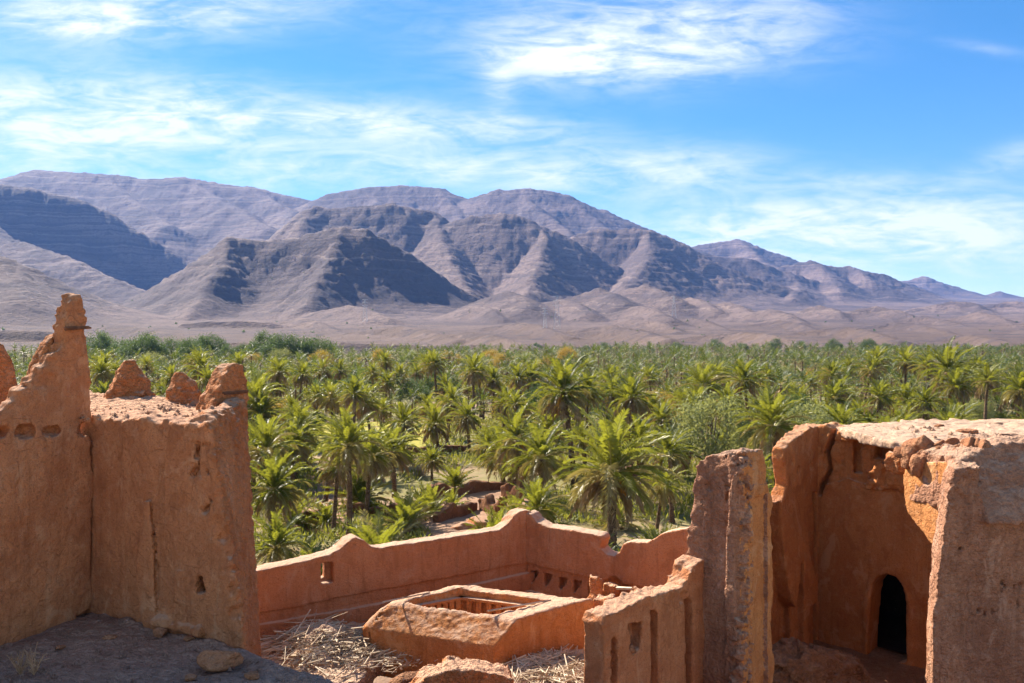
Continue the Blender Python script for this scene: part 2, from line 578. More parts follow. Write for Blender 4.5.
M_LEAF = leaf('palm_leaflets', (0.034, 0.062, 0.018), (0.20, 0.19, 0.036), (0.37, 0.37, 0.03), 0.42, 0.38, 0.34, 1.0)
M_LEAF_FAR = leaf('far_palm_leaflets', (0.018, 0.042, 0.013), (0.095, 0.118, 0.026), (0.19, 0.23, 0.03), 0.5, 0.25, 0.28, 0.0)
M_LEAF2 = leaf('palm_leaflets_yellowing', (0.24, 0.205, 0.065), (0.36, 0.27, 0.105), (0.40, 0.32, 0.07), 0.4, 0.45, 0.3, 0.8)
M_OLIVE = leaf('grey_green_leaves', (0.19, 0.215, 0.085), (0.29, 0.295, 0.11), (0.38, 0.38, 0.11), 0.6, 0.2)
M_DARKLEAF = leaf('dark_green_leaves', (0.045, 0.085, 0.032), (0.08, 0.11, 0.035), (0.14, 0.2, 0.05), 0.55, 0.25)
M_YELLOWLEAF = leaf('autumn_yellow_leaves', (0.34, 0.24, 0.04), (0.42, 0.24, 0.05), (0.5, 0.36, 0.05), 0.6, 0.2)
M_RIB = simple('palm_midrib', (0.44, 0.36, 0.15), (0.33, 0.29, 0.10), 1.0, 0.5, 0.0, 0.4)
M_SCRUB = leaf('undergrowth_leaves', (0.07, 0.10, 0.020), (0.30, 0.265, 0.045), (0.36, 0.35, 0.04), 0.6, 0.2, 0.35, 0.2)
M_TWIG = simple('bare_twigs', (0.30, 0.23, 0.18), (0.2, 0.15, 0.11), 3.0)
M_GRASS = leaf('yellow_field_grass', (0.40, 0.34, 0.04), (0.48, 0.42, 0.06), (0.5, 0.45, 0.06), 0.7, 0.1)

# valley ground: tan silt with greener patches under the palms
m, k, o = mat('valley_silt')
P = k.add('NewGeometry').outputs['Position']
n1, n2, n3 = k.noise(P, 0.035, 5, 0.6), k.noise(P, 0.5, 6, 0.65), k.noise(P, 5.0, 5, 0.6)
c = k.mix(k.ramp(n2, 0.35, 0.68), (0.25, 0.155, 0.10), (0.36, 0.245, 0.16))
zz = k.add('SeparateXYZ', ins={0: P}).outputs[2]
c = k.mix(k.math('MULTIPLY', k.math('MULTIPLY', k.ramp(n1, 0.36, 0.52), k.ramp(zz, 4.0, 1.5)), k.ramp(n3, 0.3, 0.6, 0.5, 1.0)), c, (0.17, 0.165, 0.05))
finish(k, o, c, 0.95, k.math('ADD', n2, k.math('MULTIPLY', n3, 0.3)), 0.6, 0.25)
M_GROUND = m
m, k, o = mat('field_soil')
P = k.add('NewGeometry').outputs['Position']
n2, n3 = k.noise(P, 0.6, 6, 0.65), k.noise(P, 6.0, 5, 0.6)
c = k.mix(k.ramp(n2, 0.35, 0.65), (0.38, 0.32, 0.045), (0.22, 0.22, 0.045))
c = k.mix(k.math('MULTIPLY', k.ramp(n3, 0.5, 0.75), 0.5), c, (0.50, 0.35, 0.15))
finish(k, o, c, 0.95, n3, 0.5, 0.1)
M_FIELD = m
m, k, o = mat('bare_earth_yard')
P = k.add('NewGeometry').outputs['Position']
n2, n3 = k.noise(P, 0.5, 6, 0.65), k.noise(P, 5.0, 5, 0.6)
c = k.mix(k.ramp(n2, 0.35, 0.65), (0.36, 0.22, 0.135), (0.25, 0.145, 0.095))
finish(k, o, c, 0.95, k.math('ADD', n2, n3), 0.6, 0.12)
M_YARD = m

# desert rock: brown-mauve shale, level strata of harder beds, scree
m, k, o = mat('desert_rock')
P = k.add('NewGeometry').outputs['Position']
z = k.add('SeparateXYZ', ins={0: P}).outputs[2]
n1, n2, n3 = k.noise(P, 0.0035, 6, 0.6), k.noise(P, 0.03, 7, 0.68), k.noise(P, 0.10, 6, 0.75)
warp = k.math('ADD', z, k.math('MULTIPLY', n1, 90.0))
bed = k.noise(k.add('CombineXYZ', ins={2: warp}).outputs[0], 0.06, 4, 0.7)
c = k.mix(k.ramp(n1, 0.38, 0.62), (0.20, 0.142, 0.124), (0.100, 0.074, 0.075))
c = k.mix(k.math('MULTIPLY', k.ramp(bed, 0.5, 0.57), 0.8), c, (0.085, 0.064, 0.068))
c = k.mix(k.math('MULTIPLY', k.ramp(bed, 0.46, 0.38), 0.7), c, (0.27, 0.20, 0.165))
c = k.mix(k.math('MULTIPLY', k.ramp(n2, 0.52, 0.68), 0.75), c, (0.075, 0.057, 0.06))
c = k.mix(k.math('MULTIPLY', k.ramp(n3, 0.54, 0.62), 0.75), c, (0.07, 0.054, 0.056))
low = k.ramp(k.math('ADD', z, k.math('MULTIPLY', n2, 40.0)), 70.0, 20.0)
c = k.mix(k.math('MULTIPLY', low, k.ramp(n2, 0.62, 0.42, 0.1, 0.85)), c, (0.145, 0.097, 0.074))
h = k.math('ADD', k.math('MULTIPLY', n2, 10.0), k.math('ADD', k.math('MULTIPLY', n3, 4.0), k.math('MULTIPLY', bed, 6.0)))
finish(k, o, c, 0.95, h, 0.9, 1.0)
M_ROCK = m
# ------------------------------------------------------------------ ground and mountains
def wobble2(x, y, fr, n=4, seed=0):
    return fbm(np.stack([x, y, np.zeros_like(x)], -1).reshape(-1, 3), fr, n, seed).reshape(x.shape)


def ground_h(x, y):
    """the kasbah stands on a knoll 6 m above the palm groves"""
    r = np.sqrt((x / 1.2) ** 2 + (np.minimum(y, 0) * 0 + np.maximum(y, 0)) ** 2)
    t = np.clip((r - 20.5) / 9.0, 0, 1)
    t = t * t * (3 - 2 * t)
    h = 6.0 * (1 - t) + t * 0.35 * wobble2(x, y, 0.06, 3, 4) + 0.12 * wobble2(x, y, 0.5, 3, 9)
    return h


ang = np.radians(np.linspace(-180, 180, 721))
rad = np.concatenate([np.linspace(0.5, 30, 40), 30 * (7400 / 30) ** (np.arange(1, 150) / 149)])
R_, A_ = np.meshgrid(rad, ang[:-1], indexing='ij')
gx, gy = R_ * np.sin(A_), R_ * np.cos(A_)
back = gy < -250
gx, gy = np.where(np.abs(gx) > 7400, np.sign(gx) * 7400, gx), np.where(gy < -300, -300, gy)
gz = ground_h(gx, gy)
gz = np.where(R_ > 400, gz * np.clip((700 - R_) / 300, 0, 1), gz)
nr, na = R_.shape
ii = np.arange(nr * na).reshape(nr, na)
q = np.stack([ii[:-1], np.roll(ii, -1, 1)[:-1], np.roll(ii, -1, 1)[1:], ii[1:]], -1).reshape(-1, 4)
Vg = np.stack([gx, gy, gz], -1).reshape(-1, 3)
Vg = np.concatenate([Vg, [[0, 0, 6.0]]])
cap_f = np.stack([ii[0], np.full(na, len(Vg) - 1), np.roll(ii[0], -1)], -1)
ground = obj('ground', mesh_np('ground', Vg, [q, cap_f[:, ::-1][:, :]], M_GROUND))
tag(ground, kind='structure')

# ridges: crest line seen at (column, row) with its distance; slope = how steep the flanks are
RIDGES = []


def ridge(pts, slope, dist=None, rnd=20.0, pw=1.0):
    P = []
    for p in pts:
        d = p[2] if len(p) > 2 else dist
        P.append(at(p[0], p[1], d))
    RIDGES.append((np.array(P), slope, rnd, pw))


# farthest skyline
ridge([(-160, 190), (-60, 184), (0, 179), (40, 168), (100, 172), (150, 178), (185, 176), (250, 186), (300, 196), (335, 204)], 0.55, 5400, 60)
ridge([(100, 172, 5400), (130, 198, 4800), (170, 225, 4300)], 0.6, None, 30)
ridge([(185, 177, 5400), (235, 205, 4700), (270, 228, 4200)], 0.6, None, 30)
ridge([(250, 187, 5400), (290, 207, 4800), (300, 232, 4100)], 0.65, None, 30)
ridge([(20, 176, 5400), (60, 200, 4700)], 0.6, None, 30)
ridge([(320, 200), (338, 191), (365, 186), (400, 184), (437, 186), (452, 193), (468, 200)], 0.6, 5100, 50)
ridge([(437, 186, 5100), (452, 205, 4700), (470, 225, 4300)], 0.8, None, 25)
ridge([(365, 187, 5100), (385, 210, 4500)], 0.7, None, 25)
ridge([(455, 202), (480, 194), (500, 188), (530, 187), (560, 193), (600, 208), (640, 226), (690, 247), (740, 264)], 0.6, 4900, 50)
ridge([(515, 187, 4900), (535, 205, 4500), (575, 235, 4000)], 0.75, None, 25)
ridge([(565, 195, 4900), (600, 222, 4400), (640, 245, 4000)], 0.75, None, 25)
ridge([(670, 250), (700, 244), (722, 240), (738, 238), (770, 250), (800, 262), (850, 270), (910, 284)], 0.6, 5600, 40)
ridge([(738, 238, 5600), (760, 258, 5000), (800, 280, 4500)], 0.7, None, 25)
ridge([(770, 268), (795, 262), (812, 260), (830, 265), (850, 265), (880, 273), (920, 288)], 0.6, 4400, 25)
ridge([(812, 260, 4400), (830, 275, 4000), (840, 290, 3600)], 0.6, None, 20)
ridge([(850, 265, 4400), (875, 282, 4000)], 0.6, None, 20)
ridge([(880, 283), (905, 280), (925, 276), (950, 284), (985, 295), (1000, 291), (1030, 299), (1120, 308), (1300, 312)], 0.55, 6300, 30)
# second row
ridge([(-200, 165), (-60, 175), (0, 181), (40, 188), (80, 199), (110, 212), (140, 230), (168, 246), (192, 262), (212, 290)], 1.05, 3700, 30)
ridge([(20, 240, 3000), (70, 258, 2750), (110, 278, 2550), (150, 302, 2300)], 0.55, None, 25)
ridge([(-60, 176, 3700), (-40, 225, 3000), (0, 268, 2400)], 0.65, None, 25)
ridge([(285, 240), (303, 216), (320, 204), (350, 205), (395, 203), (430, 211), (445, 225)], 0.85, 3000, 18)
ridge([(318, 205, 3000), (297, 235, 2750), (285, 262, 2500)], 0.85, None, 15)
ridge([(432, 211, 3000), (440, 235, 2750), (452, 262, 2450), (470, 290, 2150)], 0.8, None, 15)
ridge([(436, 222), (470, 213), (500, 210), (525, 214), (545, 224), (580, 242), (612, 262), (650, 283)], 0.85, 2900, 18)
ridge([(545, 225, 2900), (540, 262, 2450), (525, 296, 2000)], 0.8, None, 14)
ridge([(560, 240), (580, 231), (600, 227), (650, 229), (680, 240), (715, 260), (760, 280), (800, 291)], 0.8, 3300, 20)
ridge([(650, 230, 3300), (650, 258, 2850), (625, 290, 2300)], 0.75, None, 15)
ridge([(690, 250), (720, 256), (745, 256), (780, 268), (815, 279), (860, 293)], 0.65, 3900, 20)
ridge([(800, 280, 3900), (790, 298, 3000)], 0.6, None, 15)
# the hill in front and foothills
ridge([(118, 309), (140, 296), (170, 277), (200, 258), (232, 236), (268, 238), (300, 234), (330, 226), (365, 228), (400, 246), (440, 274), (480, 297), (520, 312)], 0.95, 2000, 12)
ridge([(232, 236, 2000), (222, 262, 1850), (202, 295, 1650), (185, 320, 1480)], 0.8, None, 10)
ridge([(340, 226, 2000), (335, 250, 1880), (318, 280, 1720), (305, 305, 1560)], 0.85, None, 10)
ridge([(-200, 190), (-100, 225), (0, 256), (40, 280), (85, 300), (130, 322), (170, 338)], 0.55, 1500, 20)
ridge([(0, 256, 1500), (20, 295, 1250)], 0.5, None, 15)
for (cx, cy, d, wv) in ((508, 290, 1700, 22), (560, 298, 1650, 30), (600, 287, 1800, 25), (645, 283, 1900, 30), (640, 305, 1450, 30),
                        (690, 296, 1800, 28), (725, 301, 1700, 30), (770, 308, 1500, 36), (820, 305, 1800, 30), (880, 306, 1700, 45),
                        (955, 300, 2300, 40), (1010, 300, 2600, 40), (900, 322, 1150, 60), (780, 320, 1200, 50), (690, 318, 1300, 40),
                        (350, 304, 1500, 40), (480, 304, 1600, 25), (1060, 318, 1200, 70), (970, 335, 800, 60), (980, 312, 1500, 40), (1100, 300, 2500, 60), (120, 325, 1000, 70), (400, 326, 950, 60), (520, 322, 1050, 50), (610, 325, 900, 60), (840, 326, 950, 60), (300, 318, 1250, 40), (740, 331, 800, 70), (470, 332, 780, 60), (640, 318, 1200, 40), (925, 316, 1400, 50)):
    ridge([(cx - wv, cy + 8, d + 30), (cx, cy, d), (cx + wv * .4, cy + 3, d - 60), (cx + wv, cy + 14, d - 220)], 0.55, None, 8)
# cut terrace below the front hill and low bluffs at the edge of the oasis
ridge([(186, 323), (205, 321), (240, 320), (270, 322), (284, 325)], 1.6, 1180, 14, 2.0)
ridge([(-40, 331), (40, 330), (80, 334)], 1.2, 820, 8, 2.0)
ridge([(200, 343), (260, 341), (330, 341), (420, 345)], 1.0, 640, 5, 2.0)
ridge([(420, 346), (480, 344), (560, 345), (620, 347)], 0.9, 660, 4, 2.0)

mpx = np.linspace(-330, 1354, 1180)
mrd = 520 * (7200 / 520) ** (np.arange(440) / 439)
MY, MP = np.meshgrid(mrd, mpx, indexing='ij')
MX = (MP - 512) / F * MY
flat = np.stack([MX, MY, np.zeros_like(MX)], -1).reshape(-1, 3)
wx = fbm(flat, 1 / 160.0, 4, 21).reshape(MX.shape)
wy = fbm(flat, 1 / 160.0, 4, 22).reshape(MX.shape)
amp = np.clip((MY - 600) / 2200, 0.05, 1.0) * 14
QX, QY = MX + wx * amp, MY + wy * amp
fan = np.clip(MY - 640, 0, None) * 0.045
fan = fan + np.clip(MY - 2600, 0, None) * 0.01
H = fan.copy() - np.clip((600 - MY) / 60, 0, 1) * 3
for pts, slope, rnd, pw in RIDGES:
    best = np.full(MX.shape, -1e9)
    for a, b in zip(pts[:-1], pts[1:]):
        ex, ey = b[0] - a[0], b[1] - a[1]
        t = np.clip(((QX - a[0]) * ex + (QY - a[1]) * ey) / (ex * ex + ey * ey), 0, 1)
        dd = np.hypot(QX - a[0] - t * ex, QY - a[1] - t * ey)
        dd = np.sqrt(dd * dd + rnd * rnd) - rnd
        zc = a[2] + (b[2] - a[2]) * t
        f0 = np.clip((a[1] + ey * t) - 640, 0, None) * 0.045
        hh = np.maximum(zc - f0, 0.5)
        x_ = dd * slope * 0.97 / np.maximum(zc - fan, 0.5)
        kq = 9.0 if pw > 1.5 else 4.4
        prof = np.logaddexp(0, kq * (1 - x_)) / np.logaddexp(0, kq) - 0.01
        best = np.maximum(best, fan + np.maximum(zc - fan, 0.5) * prof)
    kk = 5.0
    m_ = np.maximum(H, best)
    H = m_ + kk * 0.25 * np.clip(1 - np.abs(H - best) / kk, 0, 1) ** 2 * np.clip((best - fan - 2) / 20, 0, 1)
rel = np.clip((H - fan) / 90, 0, 1)
gul = ridged(np.stack([MX, MY, np.zeros_like(MX)], -1).reshape(-1, 3), 1 / 210.0, 5, 31, 0.55).reshape(MX.shape)
gul2 = fbm(flat, 1 / 45.0, 4, 35, 0.6).reshape(MX.shape)
H = H - rel * (gul + 0.2) * np.clip(MY / 2600, 0.3, 1.0) * 3.6 + (0.40 + rel) * gul2 * 2.8 * np.clip(MY / 2000, 0.15, 1.3)
# harder beds stand out as small steps
st = 20.0
ph = (H + 14 * wx) / st
stp = (np.floor(ph) + np.clip((ph - np.floor(ph)) * 2.2 - 0.6, 0, 1)) * st - 14 * wx
H = H + (stp - H) * np.clip(rel - 0.3, 0, 1) * 0.5
# scree grain
H = H + fbm(flat, 1 / 9.0, 2, 41).reshape(MX.shape) * (0.12 + 2.0 * rel)
H[0] -= 12
nr, na = MX.shape
ii = np.arange(nr * na).reshape(nr, na)
q = np.stack([ii[:-1, :-1], ii[:-1, 1:], ii[1:, 1:], ii[1:, :-1]], -1).reshape(-1, 4)
mountains = obj('mountains', mesh_np('mountains', np.stack([MX, MY, H], -1).reshape(-1, 3), q, M_ROCK))
tag(mountains, kind='structure')


def hill_z(x, y):
    """height of the fan under a far object"""
    px = x / y * F + 512
    i = np.clip(np.searchsorted(mrd, y), 0, nr - 1)
    j = np.clip(np.searchsorted(mpx, px), 0, na - 1)
    return H[i, j]


# ------------------------------------------------------------------ haze over the valley
hm = bpy.data.materials.new('valley_haze')
hm.use_nodes = True
k = NT(hm.node_tree)
k.n.clear()
o = k.add('OutputMaterial')
v = k.add('VolumePrincipled', ins={'Color': (0.20, 0.42, 1.0), 'Density': 0.000052, 'Anisotropy': 0.0})
k.l.new(v.outputs[0], o.inputs['Volume'])
bx = np.array([[sx * 7450, y_, z_] for z_ in (-40.0, 1250.0) for y_ in (-330.0, 7460.0) for sx in (-1, 1)], float)
fq = np.array([[0, 2, 3, 1], [4, 5, 7, 6], [0, 1, 5, 4], [2, 6, 7, 3], [0, 4, 6, 2], [1, 3, 7, 5]])
haze = obj('haze', mesh_np('haze', bx, fq, hm, smooth=False))
tag(haze, kind='stuff')
# ------------------------------------------------------------------ the mud-brick buildings
def rel(z):
    return EYE + z


def erode(P, d, ztop, rough=0.012, lump=0.035, topamp=0.10, seed=0, fr=7.0):
    """weathering: gentle waviness and grain on the faces, deep lumpy loss towards the broken top (ztop: height of the top there)"""
    t = np.clip(1 - (ztop - P[:, 2]) / 0.45, 0, 1)
    w1 = fbm(P, 1.6, 3, seed + 1)
    w2 = fbm(P, fr, 3, seed + 2)
    w3 = vnoise(P, 19.0, seed + 3)
    return d + lump * w1 + (rough + 0.012 * t) * w2 + (rough * 0.55 + 0.014 * t) * w3 + 0.028 * t * (cloddy(P, seed + 7, 9.0) - 0.5) + topamp * t * (np.abs(w1) * 0.9 - 0.1)


def cloddy(P, seed, fr=9.0):
    """broken earth: hard-edged clods"""
    return np.abs(vnoise(P, fr, seed)) + 0.5 * np.abs(vnoise(P, fr * 2.1, seed + 5))


def stone_mesh(name, r, seed, mat_):
    """one angular lump of earth or stone, about r across"""
    g = np.random.default_rng(seed)
    n = g.normal(size=(9, 3))
    n /= np.linalg.norm(n, axis=1)[:, None]
    dd = g.uniform(0.6, 1.0, 9)

    def fn(P):
        d = np.linalg.norm(P, axis=1) / 1.15 - 1
        for a, b in zip(n, dd):
            d = np.maximum(d, P @ a - b)
        return (d + 0.06 * vnoise(P, 4.0, seed)).astype(np.float32)
    V, Q = skin(fn, (-1.35,) * 3, (1.35,) * 3, 0.13, 0.4)
    return mesh_np(name, V * r * np.array([1.15, 0.95, 0.8]), Q, mat_)


# ---------- left tower: wall A (facing right), block B with its roof (facing the terrace) and outer face C
J = np.array([-5.9, 12.0])
uB, nB = np.array([0.891, -0.454]), np.array([-0.454, -0.891])
PA = Plane(J - np.array([0.454, 0.891]) * 3.0, J)
PB = Plane(J, J + uB * 2.95)
tower = empty('mud_tower', (-5.2, 11.9, rel(-3.95)), 'crumbling red mud tower with jagged pinnacles at the left above the shaded terrace', 'tower')

A_OUT = PA.poly([(93.5, 720), (93.5, 500), (93, 400), (91.5, 345), (90, 329), (88, 327), (87.5, 303), (85, 295), (80, 293), (76, 296), (72, 304), (69, 314),
                 (66, 326), (66, 334), (68, 342), (60, 350), (54, 354), (50, 363), (42, 369), (36, 376), (31, 387), (22, 391), (16, 399), (8, 404), (-4, 414), (-30, 420), (-30, 720)])
A_STUB = PA.poly([(84, 420), (84, 338), (74, 329), (68, 331), (63, 339), (59, 344), (56, 353), (52, 364), (46, 420)])
hol = [PA.pt(x, y, 0.10) for x, y in ((3, 433), (28, 432), (55, 431), (89, 430))]
BP = [PB.pt(x, y) for x, y in ((152, 490), (154, 520), (153, 545), (157, 575), (158, 600))]


def topA(P):
    q = (P[:, 0] - PA.a[0]) * PA.u[0] + (P[:, 1] - PA.a[1]) * PA.u[1]
    ss = np.array([p[0] for p in A_OUT[2:-1]])[::-1]
    zz = np.array([p[1] for p in A_OUT[2:-1]])[::-1]
    return np.interp(q, np.maximum.accumulate(ss), zz)


def f_A(P):
    d = PA.prism(P, A_OUT, 0.0, 0.28, 0.015, rel(-3.9))
    d = erode(P, d, topA(P), 0.012, 0.02, 0.05, 10)
    hi = np.clip((P[:, 2] - rel(-1.0)) / 0.5, 0, 1)
    d = d + hi * (0.03 * cloddy(P, 14, 6.0) - 0.012)
    for i, h in enumerate(hol):
        d = np.maximum(d, -(ell_sdf(P, h, (0.15, 0.15, 0.08 + 0.02 * (i % 2))) + 0.025 * vnoise(P, 14, 3)))
    d = np.maximum(d, -(ell_sdf(P, PA.pt(90, 615, -0.05), (0.2, 0.2, 0.07)) + 0.04 * vnoise(P, 9, 4)))
    return d


sdf_obj('wall', f_A, (-7.7, 9.0, rel(-4.5)), (-5.4, 12.6, rel(0.75)), 0.028, M_PLASTER, tower)


def f_Astub(P):
    d = PA.prism(P, A_STUB, 0.26, 0.52)
    return erode(P, d, np.full(len(P), rel(0.05)), 0.02, 0.05, 0.03, 16)


sdf_obj('pinnacle', f_Astub, (-7.6, 10.0, rel(-1.6)), (-5.6, 13.0, rel(0.4)), 0.03, M_ROUGH, tower)
# the thin course of sticks under the high pinnacle
P0, P1 = PA.pt(64, 328, -0.02), PA.pt(88, 327, -0.02)


def stick_mesh(name, segs, mat_):
    """thin rods: list of (a, b, radius)"""
    V, Fq = [], []
    for a, b, r in segs:
        a, b = np.asarray(a, float), np.asarray(b, float)
        e = b - a
        e = e / (np.linalg.norm(e) + 1e-9)
        s = np.cross(e, (0.31, 0.2, 0.93))
        s /= np.linalg.norm(s) + 1e-9
        t = np.cross(e, s)
        i = len(V)
        for p, rr in ((a, r), (b, r * 0.8)):
            for c_, d_ in ((1, 0), (0, 1), (-1, 0), (0, -1)):
                V.append(p + s * c_ * rr + t * d_ * rr)
        for j in range(4):
            Fq.append((i + j, i + (j + 1) % 4, i + 4 + (j + 1) % 4, i + 4 + j))
        Fq += [(i + 3, i + 2, i + 1, i), (i + 4, i + 5, i + 6, i + 7)]
    return np.array(V), np.array(Fq)


def rods(name, segs, mat_, parent=None):
    V, Q = stick_mesh(name, segs, mat_)
    base = np.array(parent.location) if parent is not None else 0
    return obj(name, mesh_np(name, V - base, Q, mat_, smooth=False), parent)


rods('stick_course', [(P0, P1, 0.022), (P0 + (0, 0, -0.02), P1 + (0.02, 0.02, -0.012), 0.018)], M_DRIP, tower)

ZB = rel(-3.9)
pC_b, pC_t, pC_f = at(250, 645, 10.7), at(208, 430, 10.95), at(243, 375, 13.1)
nC1 = np.cross(pC_t - pC_b, pC_f - pC_b)
nC1 = nC1 if nC1[0] > 0 else -nC1
pC2 = at(262, 640, 13.1)
eC = np.array([-0.55, 2.44, 0]) / 2.5
nC2 = np.cross(pC_f - pC2, eC)
nC2 = nC2 if nC2[0] > 0 else -nC2
b1, b2 = at(126, 393, 14.3), at(232, 380, 13.2)
nBk = np.cross(b2 * (1, 1, 0) - b1 * (1, 1, 0), (0, 0, 1))
nBk = nBk if nBk[1] > 0 else -nBk
flake = PB.poly([(148, 520), (142, 545), (139, 580), (144, 610), (152, 640), (162, 640), (158, 600), (157, 560), (153, 500), (147, 500)])
patch = PB.poly([(176, 570), (186, 570), (188, 590), (184, 606), (174, 600)])
loop_ = PB.poly([(196, 577), (201, 576), (205, 594), (196, 594)])


def roofz(P):
    return rel(-0.97) - 0.07 * (14.0 - P[:, 1]) + 0.05 * vnoise(P * (1, 1, 0), 1.3, 8)


def f_B(P):
    zr = roofz(P)
    d = halfspace(P, (J[0], J[1], ZB), (*nB, 0.02))
    c = smax(halfspace(P, pC_b, nC1), halfspace(P, pC2, nC2), 0.15)
    d = smax(d, c, 0.10)
    d = np.maximum(d, halfspace(P, b1, nBk))
    d = np.maximum(d, -7.3 - P[:, 0])
    rim = np.minimum(-c, 9)                              # depth inside face C
    up = 0.16 * np.clip(1 - np.abs(rim - 0.15) / 0.3, 0, 1) * np.clip((P[:, 1] - 11.0) / 0.7, 0, 1)
    d = smax(d, P[:, 2] - (zr + up), 0.05)
    isC = np.clip((c + 0.25) / 0.2, 0, 1)
    t = np.clip(1 - (zr - P[:, 2]) / 0.4, 0, 1)
    w1, w2, w3 = fbm(P, 1.5, 3, 20), fbm(P, 8.0, 3, 23), vnoise(P, 21.0, 26)
    d = d + 0.02 * w1 + (0.008 + 0.012 * isC + 0.012 * t) * w2 + (0.006 + 0.012 * isC + 0.014 * t) * w3 + (0.03 * isC + 0.02 * t) * (cloddy(P * (1, 1, 1.8), 29, 8.0) - 0.5)
    d = d + t * 0.09 * np.abs(fbm(P * (1, 1, 0.3), 4.0, 2, 27)) * np.clip((12.8 - P[:, 1]) / 1.2, 0, 1)
    # plaster flakes, cracks, loophole
    d = np.where(P[:, 1] < 12.4, np.minimum(d, PB.prism(P, flake, -0.075 + 0.015 * w1, 0.1)), d)
    d = np.minimum(d, PB.prism(P, patch, -0.035, 0.1))
    d = np.maximum(d, -(path_sdf(P, BP, 0.03) + 0.008 * vnoise(P, 16, 5)))
    d = np.maximum(d, -PB.prism(P, loop_, -0.3, 0.32))
    # eaten-out strip beside the corner
    bite = path_sdf(P, [PB.pt(196, 448, 0.0), PB.pt(193, 470, 0.05), PB.pt(186, 500, 0.0)], 0.10) + 0.13 * vnoise(P, 6.5, 31) + 0.16 * (cloddy(P * (1, 1, 0.7), 35, 8.0) - 0.45) + 0.05 * w2
    d = smax(d, -bite, 0.03)
    bite = path_sdf(P, [PB.pt(204, 502, -0.04), PB.pt(222, 535, -0.04), PB.pt(235, 575, -0.06), PB.pt(238, 620, -0.08)], 0.14) + 0.10 * vnoise(P, 6.5, 33) + 0.05 * w2
    d = smax(d, -bite, 0.03)
    d = np.maximum(d, -(path_sdf(P, [PB.pt(213, 536, -0.1), PB.pt(218, 548, 0.0), PB.pt(214, 560, 0.02)], 0.03) + 0.03 * vnoise(P, 12, 41)))
    foot = path_sdf(P, [PB.pt(150, 618, -0.05), PB.pt(185, 628, -0.03), PB.pt(205, 633, -0.05)], 0.06) + 0.07 * vnoise(P, 7, 43)
    return smin(d, foot, 0.04)


sdf_obj('wall', f_B, (-7.3, 9.9, rel(-6.4)), (-2.5, 15.2, rel(-0.4)), 0.03, [M_PLASTER, M_ROUGH], tower, pick=lambda c, n: (n[:, 0] > 0.62) | (c[:, 1] > 12.6))
# face C is the raw earth face: a skin of its own would double the wall, so the roughness is in the wall; pinnacles stand on the roof


def cone_pin(name, c, wx_, wy_, h, lean, seed):
    c = np.asarray(c, float)

    def fn(P):
        q = P - c
        t = np.clip(q[:, 2] / h, -0.3, 1.2)
        k = np.maximum(1 - t * 0.85, 0.02)
        r = np.sqrt(((q[:, 0] - lean * q[:, 2]) / (wx_ * k + 0.04)) ** 2 + (q[:, 1] / (wy_ * k + 0.04)) ** 2)
        d = (r - 1) * min(wx_, wy_) * 0.7
        d = np.maximum(d, q[:, 2] - h)
        d = np.maximum(d, -0.25 - q[:, 2])
        return (d + 0.05 * fbm(P, 4.0, 3, seed) + 0.02 * vnoise(P, 15, seed + 4)).astype(np.float32)
    return sdf_obj(name, fn, c - (wx_ * 1.5 + 0.1, wy_ * 1.5 + 0.1, 0.35), c + (wx_ * 1.5 + 0.1, wy_ * 1.5 + 0.1, h + 0.2), 0.025, M_ROUGH, tower)


cone_pin('pinnacle', at(130, 394, 14.0), 0.37, 0.27, 0.57, -0.05, 51)
cone_pin('pinnacle', at(183, 399, 13.6), 0.27, 0.22, 0.43, -0.08, 55)
PC = Plane(at(196, 400, 12.3)[:2], at(247, 400, 13.15)[:2])
pin_out = PC.poly([(206, 430), (214, 401), (219, 390), (224, 377), (229, 368), (235, 363), (242, 365), (246, 375), (247.5, 389), (248, 430)])


def f_pin(P):
    d = PC.prism(P, pin_out, -0.02, 0.32)
    return d + 0.03 * fbm(P, 4.0, 3, 57) + 0.012 * vnoise(P, 17, 58)


sdf_obj('pinnacle', f_pin, (-4.9, 12.0, rel(-1.5)), (-3.7, 13.9, rel(-0.2)), 0.025, M_ROUGH, tower)
rods('stick_course', [(PC.pt(221, 393, -0.02), PC.pt(247, 391, -0.02), 0.02), (PC.pt(223, 394, -0.02), PC.pt(246, 392.5, -0.02), 0.016)], M_DRIP, tower)
PR = Plane(at(-60, 400, 12.2)[:2], at(22, 400, 13.0)[:2])
rear = PR.poly([(-60, 720), (-60, 372), (-30, 352), (-12, 342), (-2, 339), (6, 346), (12, 355), (17, 364), (19, 380), (21, 398), (22, 720)])
sdf_obj('rear_wall', lambda P: erode(P, PR.prism(P, rear, 0, 0.5), np.full(len(P), rel(-0.1)), 0.015, 0.04, 0.05, 61),
        (-10.3, 11.6, rel(-4.5)), (-6.9, 14.2, rel(0.3)), 0.045, M_ROUGH, tower)

# ---------- terrace in front of the tower
EDGE = [(-4.9, 11.6), (-3.75, 11.0), (-3.3, 10.72), (-2.7, 10.25), (-2.05, 9.75), (-1.6, 9.3), (-1.1, 8.6), (-0.9, 7.0)]


